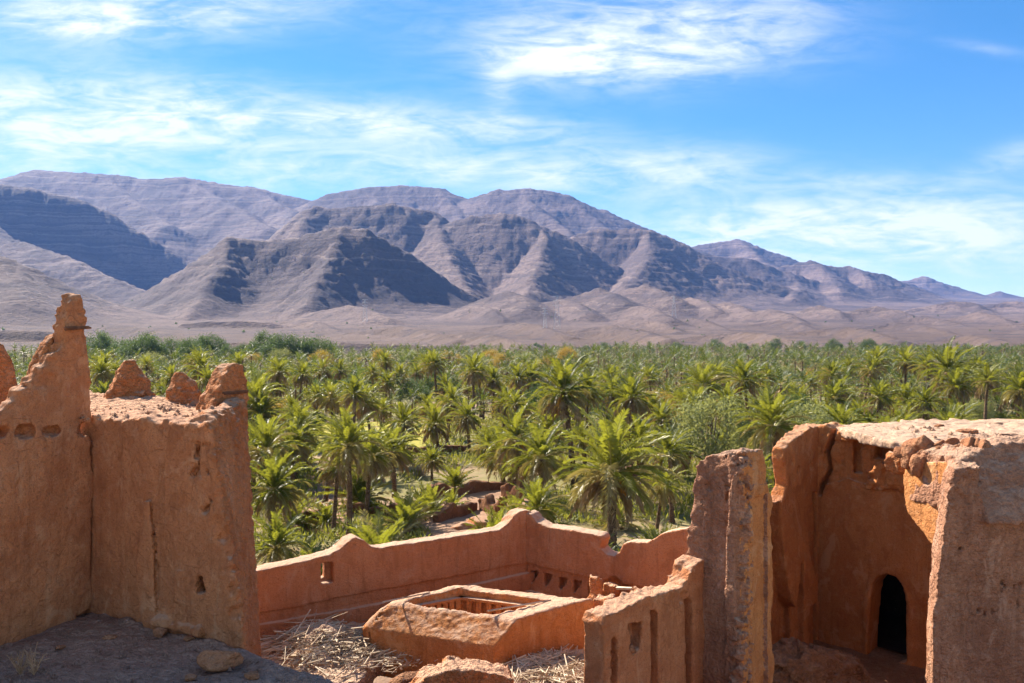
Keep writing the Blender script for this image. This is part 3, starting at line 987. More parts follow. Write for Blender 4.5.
def f_terr(P):
    ex = np.interp(-P[:, 1], [-e[1] for e in EDGE], [e[0] for e in EDGE])
    z = rel(-3.93) + 0.05 * fbm(P * (1, 1, 0), 0.9, 3, 71) + 0.022 * fbm(P * (1, 1, 0), 5.0, 4, 72)
    z = z + 0.07 * np.exp(-((P[:, 0] - ex + 0.25) / 0.22) ** 2) * (0.6 + 0.8 * vnoise(P * (1, 1, 0), 2.5, 75))
    d = smax(P[:, 2] - z, P[:, 0] - ex + 0.12 * vnoise(P, 2.2, 73) + 0.25 * (z - P[:, 2]) * -0.4, 0.12)
    return d.astype(np.float32) + 0.02 * fbm(P, 9.0, 2, 74)


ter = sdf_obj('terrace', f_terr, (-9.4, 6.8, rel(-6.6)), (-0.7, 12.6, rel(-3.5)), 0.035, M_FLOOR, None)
tag(ter, kind='structure')
yb = np.array([[-9.6, -7, 0], [9.0, -7, 0], [9.0, 6.78, 0], [-9.6, 6.78, 0]], float)
bk = np.concatenate([yb + (0, 0, rel(-6.5)), yb + (0, 0, rel(-4.02))])
bq = np.array([[3, 2, 1, 0], [4, 5, 6, 7], [0, 1, 5, 4], [1, 2, 6, 5], [2, 3, 7, 6], [3, 0, 4, 7]])
tag(obj('roof_terrace', mesh_np('roof_terrace', bk, bq, M_DUST, smooth=False)), kind='structure')

# ---------- courtyard floor (an upper storey, partly fallen in)
ZF = rel(-5.18)


def f_yard(P):
    z = ZF + 0.04 * fbm(P * (1, 1, 0), 1.1, 3, 81) + 0.02 * fbm(P * (1, 1, 0), 7.0, 3, 82)
    q = P[:, :2]
    heap = np.exp(-(((q[:, 0] + 3.2) / 0.65) ** 2 + ((q[:, 1] - 14.0) / 0.6) ** 2))
    z = z + heap * (0.34 + 0.10 * fbm(P * (1, 1, 0), 3.0, 3, 83))
    z = z + 0.12 * np.exp(-(((q[:, 0] - 0.7) / 0.8) ** 2 + ((q[:, 1] - 12.9) / 0.5) ** 2))
    d = P[:, 2] - z
    d = np.maximum(d, (z - 0.32) - P[:, 2] + 0.06 * vnoise(P, 4, 84))
    # the hole: everything nearer than this ragged line has fallen, from x = -3 to -0.35
    line = np.interp(q[:, 0], [-3.6, -2.9, -2.3, -2.0, -1.2, -0.6, -0.25, 0.0], [12.3, 12.75, 12.95, 13.95, 13.65, 13.35, 12.9, 9.0])
    cut = (line - q[:, 1]) + 0.16 * fbm(P * (1, 1, 0.6), 2.6, 3, 85)
    d = smax(d, cut, 0.08)
    d = np.maximum(d, q[:, 0] - np.interp(q[:, 1], [10.4, 12.1, 12.7, 13.4, 16.5], [0.95, 2.75, 3.3, 3.75, 4.6]))
    return (d + 0.025 * fbm(P, 8.0, 3, 86)).astype(np.float32)


yard = sdf_obj('courtyard_floor', f_yard, (-5.2, 11.0, rel(-5.9)), (4.6, 17.4, rel(-4.5)), 0.035, M_DUST, None)
tag(yard, kind='structure')


def f_low(P):
    q = P[:, :2]
    z = rel(-6.35) + 0.1 * fbm(P * (1, 1, 0), 1.0, 3, 91)
    z = z + 1.15 * np.exp(-(((q[:, 0] + 1.55) / 0.75) ** 2 + ((q[:, 1] - 13.0) / 0.6) ** 2)) + 0.7 * np.exp(-(((q[:, 0] + 2.6) / 0.6) ** 2 + ((q[:, 1] - 11.9) / 0.6) ** 2))
    return (P[:, 2] - z + 0.06 * fbm(P, 4.0, 3, 92) + 0.03 * vnoise(P, 13, 93)).astype(np.float32)


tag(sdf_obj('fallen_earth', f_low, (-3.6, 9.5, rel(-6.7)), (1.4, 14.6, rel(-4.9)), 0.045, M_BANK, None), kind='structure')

# stub of wall in the foreground
PS = Plane((-1.25, 11.55), (0.02, 11.75))
stub = PS.poly([(404, 760), (404, 696), (412, 688), (425, 679), (439, 673), (453, 670), (470, 671), (488, 673), (503, 676), (512, 680), (513, 700), (513, 760)])
st_ = sdf_obj('broken_wall', lambda P: erode(P, PS.prism(P, stub, 0.0, 0.42), np.full(len(P), rel(-4.42)), 0.02, 0.05, 0.05, 101),
              (-1.6, 11.2, rel(-6.6)), (0.3, 12.5, rel(-4.1)), 0.028, M_ROUGH, None)
tag(st_, 'low broken stub of mud wall at the bottom edge, in front of the square curb', 'wall')

# ---------- parapet round the courtyard
K0, K = np.array([-4.25, 14.5]), np.array([0.26, 17.0])
PL = Plane(K0 - (K - K0) / np.linalg.norm(K - K0) * 1.4, K)
PLX = 0.0
PRt = Plane(K, np.array([3.16, 15.1]))
L_OUT = PL.poly([(225, 612), (225, 577), (262, 570), (300, 562), (330, 555), (340, 549), (349, 541), (356, 537), (364, 540), (371, 546), (380, 548.5), (420, 542), (470, 534.5),
                 (500, 529.5), (508, 524), (515, 516), (520, 511.5), (525, 510.5), (531, 511), (534, 514), (534, 562), (420, 583), (330, 600), (262, 613)])
R_OUT = PRt.poly([(525, 563), (525, 512), (530, 514), (536, 522), (545, 526.5), (575, 531), (600, 535.5), (603, 540), (600, 548), (606, 554), (614, 556), (619, 552), (622, 544), (630, 541.5), (646, 542.5),
                  (653, 540), (661, 534), (672, 531), (690, 528), (720, 524), (720, 604), (660, 592), (617, 583), (570, 574)])
loopL = PL.poly([(320.5, 562.5), (333.5, 561), (334, 583), (320.5, 584.5)])
loopL2 = PL.poly([(319, 562.5), (328, 561), (328, 580), (319, 583)])
par = empty('parapet_wall', (K[0], K[1], rel(-5.2)), 'pinkish mud parapet with a small loophole, enclosing the sunken courtyard before the palms', 'wall')


def f_PL(P):
    d = PL.prism(P, L_OUT, 0.0, 0.34)
    low = PL.prism(P, PL.poly([(225, 720), (225, 605), (262, 608), (420, 578), (535, 556), (535, 720)]), 0.05, 0.34)
    d = np.minimum(d, low)
    ledge = PL.prism(P, PL.poly([(225, 720), (225, 629), (262, 624.5), (420, 596), (535, 571), (535, 720)]), -0.03, 0.3)
    d = np.minimum(d, ledge)
    d = np.maximum(d, -PL.prism(P, loopL, -0.2, 0.17))
    d = np.maximum(d, -PL.prism(P, loopL2, 0.1, 0.8))
    ck = path_sdf(P, [PL.pt(438, 538), PL.pt(439.5, 555), PL.pt(438, 572)], 0.008)
    d = np.maximum(d, -ck)
    top = np.clip(1 - (rel(-3.8) - P[:, 2]) / 0.15, 0, 1)
    return d + 0.012 * fbm(P, 2.0, 3, 111) + (0.005 + 0.008 * top) * fbm(P, 9.0, 3, 112) + 0.004 * vnoise(P, 24, 113)


sdf_obj('wall', f_PL, (-6.0, 13.4, rel(-5.5)), (0.5, 17.7, rel(-3.2)), 0.028, M_PINK, par)
tri = [PRt.poly([(x, y - 7), (x + 9, y - 5.5), (x + 1.5, y + 7), (x, y + 4)]) for x, y in ((528, 578), (542, 581), (557, 585), (571, 588), (586, 590.5), (601, 594))]


def f_PR(P):
    d = PRt.prism(P, R_OUT, 0.0, 0.34)
    low = PRt.prism(P, PRt.poly([(525, 720), (525, 556), (570, 568), (617, 577), (720, 597), (720, 720)]), 0.07, 0.34)
    d = np.minimum(d, low)
    for t_ in tri:
        d = np.maximum(d, -PRt.prism(P, t_, -0.2, 0.26))
    d = np.minimum(d, PRt.prism(P, PRt.poly([(525, 720), (525, 590), (570, 602), (610, 611), (610, 720)]), -0.04, 0.3))
    bite = ell_sdf(P, PRt.pt(612, 590, 0.0), (0.25, 0.2, 0.22)) + 0.09 * vnoise(P, 5, 124)
    d = np.maximum(d, -bite)
    return d + 0.012 * fbm(P, 2.0, 3, 121) + 0.007 * fbm(P, 9.0, 3, 122) + 0.004 * vnoise(P, 24, 123)


sdf_obj('wall', f_PR, (0.1, 14.3, rel(-5.6)), (4.3, 17.6, rel(-3.1)), 0.026, M_PINK, par)
for i, (px_, py_, d_, h_, w_) in enumerate(((594, 576, 15.1, 0.75, 0.11), (604, 597, 14.6, 0.5, 0.16), (612, 584, 15.6, 0.85, 0.12), (642, 590, 14.9, 0.5, 0.2))):
    c_ = at(px_, py_, d_)

    def f_post(P, c_=c_, h_=h_, w_=w_, i=i):
        d = box_sdf(P, c_ - (0, 0, h_ / 2), (0.84, -0.54), (w_, w_ * 0.8, h_ / 2))
        return d + 0.05 * fbm(P, 5.0, 3, 130 + i) + 0.02 * vnoise(P, 16, 131)
    pst = sdf_obj('broken_post', f_post, c_ - (w_ + .2, w_ + .2, h_ + .1), c_ + (w_ + .2, w_ + .2, 0.2), 0.03, M_ROUGH, None)
    tag(pst, ['slim broken mud post just right of the square curb', 'short leaning mud stump between the curb and the ribbed wall', 'broken mud post against the parapet, behind the short stump',
              'wide mud stump half hidden behind the ribbed wall'][i], 'post')
rods_ = rods('roof_beam', [(at(617, 588, 15.2), at(632, 588.5, 14.6), 0.03)], M_CANE)
tag(rods_, 'short pale beam end lying at the foot of the parapet', 'beam')

# ---------- square curb round the light well
N_, L_, R2 = np.array([-0.27, 13.22]), np.array([-2.52, 14.12]), np.array([1.30, 14.22])
B_ = L_ + R2 - N_
curb = empty('light_well_curb', (-0.5, 14.3, ZF), 'square mud curb round an open light well in the middle of the courtyard', 'curb')
cP = np.array([N_, R2, B_, L_])
e1, e2 = R2 - N_, L_ - N_


def uvw(P):
    M = np.linalg.inv(np.stack([e1, e2], 1))
    q = (P[:, :2] - N_) @ M.T
    return q[:, 0], q[:, 1]


L1, L2 = np.linalg.norm(e1), np.linalg.norm(e2)


def f_curb(P):
    a, b = uvw(P)
    z = P[:, 2] - ZF
    da = np.maximum(-b * L2, np.maximum((b - 1) * L2, np.maximum(-a * L1, (a - 1) * L1)))   # outside distance (all sides)
    sl = np.maximum(-a * L1, -9)                                                         # left-front side distance from the face
    # left-front flank (a = 0 side) leans back above a crease
    lean = (-a * L1 + np.clip(z - 0.36, 0, 9) * 1.15) * np.where(z > 0.36, 0.7, 1.0)
    lean2 = (b - 1) * L2 + np.clip(z - 0.42, 0, 9) * 0.35
    d = smax(smax(np.maximum(np.maximum(-b * L2, (a - 1) * L1), lean), lean2, 0.25), z - 0.69 - 0.07 * np.clip(a * 1.3, 0, 1) - 0.03 * vnoise(P, 2.2, 143), 0.07)
    d = np.maximum(d, -0.35 - z)
    hole = np.maximum(np.maximum(0.22 - a, a - 0.85), np.maximum(0.16 - b, b - 0.87)) * 1.8
    d = np.maximum(d, -hole)
    rgt = np.clip(1 - np.abs(b * L2) / 0.1, 0, 1)
    t = np.clip((z - 0.32) / 0.2, 0, 1)
    d = d - 0.035 + 0.015 * fbm(P, 2.0, 3, 141) + (0.005 + 0.004 * t) * fbm(P, 8.0, 3, 142) + (0.003 + 0.004 * t) * vnoise(P, 19, 144) + 0.010 * t * (cloddy(P, 145, 13) - 0.5)
    ck = path_sdf(P, [np.array([*(N_ + e2 * 0.92 + e1 * s_), ZF + h_]) for s_, h_ in ((0.0, 0.0), (0.0, 0.3), (0.1, 0.55), (0.2, 0.68))], 0.022)
    return np.maximum(d, -ck).astype(np.float32)


sdf_obj('curb', f_curb, (-2.8, 13.0, ZF - 0.4), (1.6, 15.6, ZF + 0.85), 0.023, M_ORANGE, curb)


def prism_mesh(u, c, half):
    u = np.array([u[0], u[1], 0.0]) / np.hypot(*u)
    v = np.array([-u[1], u[0], 0.0])
    return np.array([c + u * half[0] * sx + v * half[1] * sy + np.array([0, 0, 1]) * half[2] * sz for sz in (-1, 1) for sy in (-1, 1) for sx in (-1, 1)])


BQ = np.array([[0, 2, 3, 1], [4, 5, 7, 6], [0, 1, 5, 4], [2, 6, 7, 3], [0, 4, 6, 2], [1, 3, 7, 5]])
for side in range(2):                       # rows of little mud posts under the rim, on the two far sides of the well
    for i in range(8):
        t = (i + 0.6) / 8.2
        if side == 0:
            c2 = N_ + e1 * 0.805 + e2 * (0.19 + 0.62 * t)
            u_ = e2
        else:
            c2 = N_ + e2 * 0.83 + e1 * (0.25 + 0.55 * t)
            u_ = e1
        v_ = prism_mesh(u_, np.array([*c2, ZF + 0.43]), (0.045, 0.04, 0.21))
        obj('post', mesh_np('post', v_ - np.array(curb.location), BQ, M_ORANGE, smooth=False), curb)
    c2 = N_ + (e1 * 0.80 + e2 * 0.51 if side == 0 else e2 * 0.825 + e1 * 0.53)
    u_ = e2 if side == 0 else e1
    for zz in (0.21, 0.65):
        v_ = prism_mesh(u_, np.array([*c2, ZF + zz]), (0.35 * np.linalg.norm(u_), 0.05, 0.022))
        obj('rail', mesh_np('rail', v_ - np.array(curb.location), BQ, M_ORANGE, smooth=False), curb)
ln = [N_ + e1 * 0.2 + e2 * 0.19, N_ + e1 * 0.8 + e2 * 0.15, N_ + e1 * 0.05 + e2 * 0.86, N_ + e1 * 0.55 + e2 * 0.885]
r1 = rods('wooden_lath', [((*ln[0], ZF + 0.80), (*ln[1], ZF + 0.80), 0.016)], M_CANE)
tag(r1, 'straight pale lath lying along the right rim of the light well', 'lath')
r2 = rods('wooden_lath', [((*ln[2], ZF + 0.80), (*ln[3], ZF + 0.80), 0.014)], M_CANE)
tag(r2, 'thin pale lath lying on the far left rim of the light well', 'lath')


# ---------- ribbed wall, tall pier
PW = Plane((0.985, 10.5), (2.75, 12.13))
W_OUT = PW.poly([(604, 900), (604, 640), (602, 626), (605, 617), (611, 613.5), (620, 611), (632, 605), (643, 599), (655, 596), (666, 592), (677, 588.5), (684, 586), (689, 579),
                 (692, 570), (695, 564), (702, 560), (712, 558), (712, 900)])
rib = empty('ribbed_wall', (1.7, 11.3, rel(-6.0)), 'low mud wall with shallow upright ribs and a broken triangular hole, in front of the tall pier', 'wall')


def wtop(P):
    q = (P[:, 0] - PW.a[0]) * PW.u[0] + (P[:, 1] - PW.a[1]) * PW.u[1]
    return np.interp(q, [p[0] for p in W_OUT[3:-1]], [p[1] for p in W_OUT[3:-1]])


def grooves():
    g = []
    for x0, x1, yt in ((611.5, 618, 640), (651, 658.5, 613), (685.5, 693.5, 602)):
        g.append(PW.poly([(x0, 900), (x0, yt), ((x0 + x1) / 2, yt - 4), (x1, yt), (x1, 900)]))
    return g


GR = grooves()
tri2 = PW.poly([(629, 626), (643, 621), (642.5, 636), (641, 648), (634, 655), (631, 650), (633, 640)])


def f_W(P):
    tp = wtop(P)
    d = PW.prism(P, W_OUT, 0.0, 0.34)
    for g_ in GR:
        d = np.maximum(d, -PW.prism(P, g_, -0.3, 0.17))
    d = np.maximum(d, -(PW.prism(P, tri2, -0.3, 0.2) + 0.015 * vnoise(P, 13, 154)))
    d = np.maximum(d, -(ell_sdf(P, PW.pt(684, 597, 0), (0.12, 0.12, 0.1)) + 0.05 * vnoise(P, 8, 156)))
    t = np.clip(1 - (tp - P[:, 2]) / 0.3, 0, 1)
    q = (P[:, 0] - PW.a[0]) * PW.u[0] + (P[:, 1] - PW.a[1]) * PW.u[1]
    en = np.clip(1 - q / 0.1, 0, 1)
    d = d + 0.015 * fbm(P, 2.0, 3, 151) + (0.005 + 0.016 * t + 0.012 * en) * fbm(P, 6.0, 3, 152) + 0.02 * (t + en) * (cloddy(P, 158, 8.0) - 0.5) + (0.004 + 0.014 * t) * vnoise(P, 21, 153) + t * 0.03 * np.abs(vnoise(P, 4, 157))
    d = d + en * 0.010 * np.sin(P[:, 2] * 31 + 3 * vnoise(P, 3, 155))
    return d


sdf_obj('wall', f_W, (0.5, 10.1, rel(-6.3)), (3.0, 12.9, rel(-2.7)), 0.025, M_PLASTER, rib)
bk_ = stone_mesh('brick', 0.07, 160, M_STONE)
o_ = obj('brick', bk_, rib, np.array(PW.pt(634, 650, 0.06)) - np.array(rib.location))

PP = Plane((2.51, 12.32), (3.06, 11.72))        # left-front face
PQ = Plane((3.06, 11.72), (3.80, 12.40))        # right-front face
pier = empty('tall_pier', (3.1, 12.2, rel(-6.5)), 'tall ragged mud pier with crumbled brick corner, right of the ribbed wall', 'pier')
P_OUT = PP.poly([(676, 950), (680, 620), (684, 560), (687, 540), (690, 510), (694, 480), (698, 464), (704, 457), (712, 454), (735, 452), (760, 452), (760, 950)])
Q_OUT = PQ.poly([(700, 950), (700, 452), (736, 452), (745, 448), (756, 446), (764, 448), (766.5, 456), (767, 478), (768.5, 486), (772, 500), (773, 560), (773, 950)])


def f_pier(P):
    a = PP.prism(P, P_OUT, 0.0, 1.3)
    b = PQ.prism(P, Q_OUT, 0.0, 0.86, 0.0)
    d = smax(a, b, 0.06)
    # niche band and rib on the right face
    d = np.maximum(d, -PQ.prism(P, PQ.poly([(752, 950), (752, 500), (767, 494), (767, 950)]), -0.2, 0.05))
    d = np.minimum(d, PQ.prism(P, PQ.poly([(748, 486), (768, 483), (768, 492), (748, 496)]), -0.02, 0.3))
    top = np.clip(1 - (rel(-1.62) - P[:, 2]) / 0.4, 0, 1)
    edge = np.clip(1 - np.abs(P[:, 0] - 2.52) / 0.2, 0, 1)
    w2 = fbm(P, 6.0, 3, 162)
    d = d + 0.025 * fbm(P, 1.6, 3, 161) + (0.012 + 0.014 * top + 0.014 * edge) * w2 + 0.03 * (top + edge) * (cloddy(P, 160, 8.0) - 0.5) + (0.008 + 0.012 * top) * vnoise(P, 20, 163) + top * 0.07 * np.abs(vnoise(P, 3.5, 164))
    # crumbled strip where a wall once joined the near corner
    c_ = cloddy(P * (1, 1, 1.5), 166, 7.5)
    strip = path_sdf(P, [np.array([3.17, 11.80, rel(z_)]) for z_ in (-1.75, -2.4, -4.0, -6.5)], 0.14) + 0.09 * (0.5 - c_)
    gap = path_sdf(P, [np.array([3.22, 11.72, rel(z_)]) for z_ in (-2.55, -6.5)], 0.06) + 0.04 * vnoise(P, 7, 168)
    d = smin(d, strip, 0.02)
    zone_ = np.clip(1 - np.hypot(P[:, 0] - 3.19, P[:, 1] - 11.78) / 0.3, 0, 1) > 0.2
    d = d + np.where(zone_, 0.075 * np.clip(1 - c_ / 0.30, 0, 1), 0)
    spread = path_sdf(P, [np.array([3.12, 11.68, rel(-3.9)]), np.array([2.98, 11.45, rel(-6.5)])], 0.1, ) + 0.12 * (c_ - 0.5)
    d = np.minimum(d, spread)
    fin = PP.prism(P, PP.poly([(728, 950), (729, 560), (733, 490), (738, 470), (741, 950)]), -0.10, 0.2)
    d = np.minimum(d, fin + 0.012 * w2)
    d = np.maximum(d, -(ell_sdf(P, PP.pt(708.5, 487, 0.0), (0.04, 0.08, 0.06))))
    d = np.maximum(d, -(ell_sdf(P, PP.pt(729, 495, 0.0), (0.035, 0.08, 0.06))))
    cr = path_sdf(P, [PP.pt(709, 500), PP.pt(713, 520), PP.pt(710, 545), PP.pt(706, 560)], 0.014) + 0.012 * vnoise(P, 11, 169)
    return np.maximum(d, -cr).astype(np.float32)


sdf_obj('wall', f_pier, (2.2, 11.2, rel(-6.3)), (4.1, 13.4, rel(-1.3)), 0.025, [M_GREY, M_ORANGE], pier, pick=lambda c, n: (n[:, 0] > 0.25) & (n[:, 2] < 0.5) & (c[:, 0] > 3.12))  # right-facing sides picked orange: bounced light put into the colour
for i in range(26):
    z_ = -2.75 - i * 0.135 + 0.05 * math.sin(i * 7)
    s_ = stone_mesh('brick', 0.055 + 0.02 * ((i * 37) % 5) / 5, 170 + i % 5, M_STONE)
    sp = max(0.0, (-z_ - 4.2) * 0.09)
    p_ = np.array([3.17 - sp + 0.05 * math.sin(i * 2.3), 11.80 - sp * 1.2 + 0.03 * math.cos(i * 3.1), rel(z_)])
    o_ = obj('brick', s_, pier, p_ - np.array(pier.location))
    o_.rotation_euler = (0.3 * math.sin(i), 0.3 * math.cos(i * 1.7), i)

# ---------- roofed ruin on the right
room = empty('ruined_house', (6.6, 15.4, rel(-6.3)), 'roofed mud house open towards the viewer, with a dark arched doorway, at the right', 'house')
Cc = np.array([6.35, 17.7])                                    # inner corner under the crack
PD = Plane((4.70, 16.05), Cc)                                  # left side wall, seen from inside
PE = Plane(Cc, Cc + np.array([0.6934, -0.7206]) * 4.2)         # back wall with the doorway
D_OUT = PD.poly([(770, 900), (772, 520), (777, 509), (781, 504), (785, 496), (788, 485), (787, 470), (785, 460), (786, 449), (791, 442), (800, 435), (812, 428), (826, 424), (826, 900)])
E_OUT = PE.poly([(808, 900), (808, 428), (826, 425), (840, 432), (852, 432), (862, 440), (880, 441), (900, 445), (960, 450), (1010, 452), (1010, 900)])
DOOR = PE.poly([(868.5, 664), (869, 625), (870, 600), (873, 584), (879, 576.5), (887, 574.5), (895, 578), (902, 588), (906.5, 603), (907, 630), (907, 662)])
crack = [PD.pt(829, 436, 0), PD.pt(824, 452, 0), PD.pt(827, 470), PD.pt(820, 484, 0.02), PD.pt(816, 500, 0.02), PD.pt(815, 540, 0.02), PD.pt(815.5, 600, 0.02), PD.pt(816, 660)]


CRK_D = [PD.poly([(813.0, 492), (817.8, 492), (817.2, 540), (816.6, 600), (817.0, 668), (813.5, 668), (813.4, 600), (813.8, 540)])]
CRK_E = [PE.poly([(833, 426), (829, 440), (824, 452), (826, 470), (819, 484), (817, 496), (821, 497), (824, 487), (831, 471), (829, 453), (834, 441), (838, 426)])]


def crk(P):
    d = np.full(len(P), 1e3, np.float32)
    for c_ in CRK_D:
        d = np.minimum(d, PD.prism(P, c_, -0.3, 0.24))
    for c_ in CRK_E:
        d = np.minimum(d, PE.prism(P, c_, -0.3, 0.30))
    return d


def f_D(P):
    d = PD.prism(P, D_OUT, 0.0, 0.3)
    # broken rib of the fallen partition
    fin_ = PD.poly([(766, 498), (774, 508), (786, 527), (795, 547), (801, 572), (804, 592), (801, 600), (796, 604), (796, 900), (783, 900), (783, 606), (778, 600), (770, 560)])
    d = np.minimum(d, PD.prism(P, fin_, -0.30, 0.2))
    cut_ = PD.poly([(781, 900), (781, 612), (786, 560), (789, 556), (790, 612), (790, 900)])
    d = np.maximum(d, -PD.prism(P, cut_, -0.6, -0.16))
    z = P[:, 2]
    t = np.clip(1 - (rel(-1.9) - z) / 0.5, 0, 1)
    d = d + 0.025 * fbm(P, 1.6, 3, 181) + (0.01 + 0.014 * t) * fbm(P, 6.5, 3, 182) + 0.03 * t * (cloddy(P, 186, 8.0) - 0.5) + (0.006 + 0.012 * t) * vnoise(P, 20, 183)
    d = np.maximum(d, -crk(P))
    for x, y in ((793, 461), (799, 470), (811, 466), (786, 468)):
        d = np.maximum(d, -ell_sdf(P, PD.pt(x, y), (0.05, 0.08, 0.1)))
    return d.astype(np.float32)


sdf_obj('side_wall', f_D, (4.2, 15.4, rel(-6.6)), (6.75, 18.4, rel(-1.5)), 0.033, M_INNER, room)
upper = [PE.poly(p) for p in (
    [(851, 474), (851, 441), (860, 440), (861, 474)],
    [(836, 474), (838, 446), (848, 442), (851, 474)])]
slot = PE.poly([(872, 458), (873, 446), (894, 449), (893, 460), (884, 461)])
bay = PE.poly([(818, 486), (820, 470), (830, 440), (905, 440), (906, 490), (880, 487), (850, 480)])


def f_E(P):
    d = PE.prism(P, E_OUT, 0.0, 0.5)
    # the upper part has lost its facing
    hi = PE.prism(P, bay, -0.3, 0.07)
    d = np.maximum(d, -(hi + 0.035 * vnoise(P, 6, 195)))
    d = np.maximum(d, -PE.prism(P, upper[0], -0.3, 0.24))
    d = np.maximum(d, -(PE.prism(P, slot, -0.3, 0.45) + 0.01 * vnoise(P, 8, 197)))
    d = np.maximum(d, -PE.prism(P, DOOR, -0.5, 1.0))
    arch = PE.prism(P, PE.poly([(863, 680), (864, 600), (868, 580), (878, 570), (888, 568), (899, 572), (908, 585), (912, 603), (913, 680)]), -0.03, 0.2)
    d = np.minimum(d, np.maximum(arch, -PE.prism(P, DOOR, -0.5, 1.0)))
    t = np.clip((P[:, 2] - rel(-3.0)) / 0.25, 0, 1)
    d = d + 0.025 * fbm(P, 1.6, 3, 191) + (0.006 + 0.018 * t) * fbm(P, 6.0, 3, 192) + 0.03 * t * (cloddy(P, 199, 7.0) - 0.5) + (0.004 + 0.016 * t) * vnoise(P, 19, 193)
    lump = PE.prism(P, PE.poly([(870, 487), (874, 468), (884, 462), (894, 462), (908, 452), (908, 492), (890, 490)]), -0.14, 0.2) + 0.09 * (cloddy(P, 198, 6) - 0.5)
    d = smin(d, lump, 0.03)
    return np.maximum(d, -crk(P)).astype(np.float32)


sdf_obj('back_wall', f_E, (6.0, 14.2, rel(-6.6)), (9.9, 18.5, rel(-1.5)), 0.033, M_INNER, room)
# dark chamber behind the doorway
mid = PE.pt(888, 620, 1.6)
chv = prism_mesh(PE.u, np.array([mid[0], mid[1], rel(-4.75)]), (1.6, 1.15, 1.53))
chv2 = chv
obj('chamber', mesh_np('chamber', chv - np.array(room.location), np.delete(BQ, 2, 0)[:, ::-1], M_SHADE_MUD, smooth=False), room)

PX = Plane((3.72, 12.75), (4.80, 16.25))


def f_X(P):
    q = (P[:, 0] - PX.a[0]) * PX.u[0] + (P[:, 1] - PX.a[1]) * PX.u[1]
    tp = np.interp(q, [0, 0.6, 1.6, 2.6, 3.7], [rel(-2.5), rel(-2.75), rel(-3.0), rel(-2.95), rel(-2.75)])
    d = PX.prism(P, [(0, rel(-8)), (3.75, rel(-8)), (3.75, rel(-2.7)), (2.6, rel(-2.9)), (1.6, rel(-2.95)), (0.6, rel(-2.7)), (0, rel(-2.45))], 0.0, 0.35)
    return erode(P, d, tp, 0.01, 0.03, 0.04, 261)


sdf_obj('broken_wall', f_X, (3.1, 12.4, rel(-6.6)), (5.1, 16.6, rel(-2.2)), 0.035, M_PLASTER, room)

# roof of beaten earth over poles
RP = [at(838, 425, 18.4)[:2], at(826, 428, 17.9)[:2], np.array([6.75, 16.6]), np.array([7.1, 15.5]), np.array([7.7, 14.8]), np.array([9.0, 14.3]), np.array([10.6, 14.0]), np.array([13.5, 14.0]), np.array([13.5, 19.2]), np.array([10.2, 19.3])]


def f_roof(P):
    d2 = poly2d(P[:, 0].astype(np.float32), P[:, 1].astype(np.float32), RP)
    z = rel(-1.86) - 0.012 * (19 - P[:, 1]) + 0.05 * fbm(P * (1, 1, 0), 0.9, 3, 201) + 0.018 * fbm(P * (1, 1, 0), 6, 3, 202)
    d = smax(d2 + 0.14 * fbm(P * (1, 1, 0.3), 1.8, 3, 203), P[:, 2] - z, 0.05)
    d = np.maximum(d, z - 0.17 - P[:, 2])
    # the crust has come away in plates
    pl_ = vnoise(P * (1, 1, 0), 0.8, 205)
    d = np.maximum(d, -(np.abs(pl_ - 0.15) * 0.5 - 0.006 + np.clip(z - 0.03 - P[:, 2], 0, 1)))
    return (d + 0.018 * fbm(P, 8, 3, 204)).astype(np.float32)


sdf_obj('roof', f_roof, (6.0, 13.4, rel(-2.3)), (13.4, 19.6, rel(-1.5)), 0.038, M_ROOF, room)
PFr = Plane((6.62, 12.55), (6.62 + 4.6 * 0.985, 12.55 + 4.6 * 0.17))          # front wall remnant, right edge of the picture
F_OUT = PFr.poly([(929, 950), (929, 640), (934, 590), (940, 545), (944, 505), (947, 478), (952, 468), (962, 464), (974, 465), (985, 462), (1000, 458), (1030, 452), (1100, 448), (1200, 446), (1200, 950)])


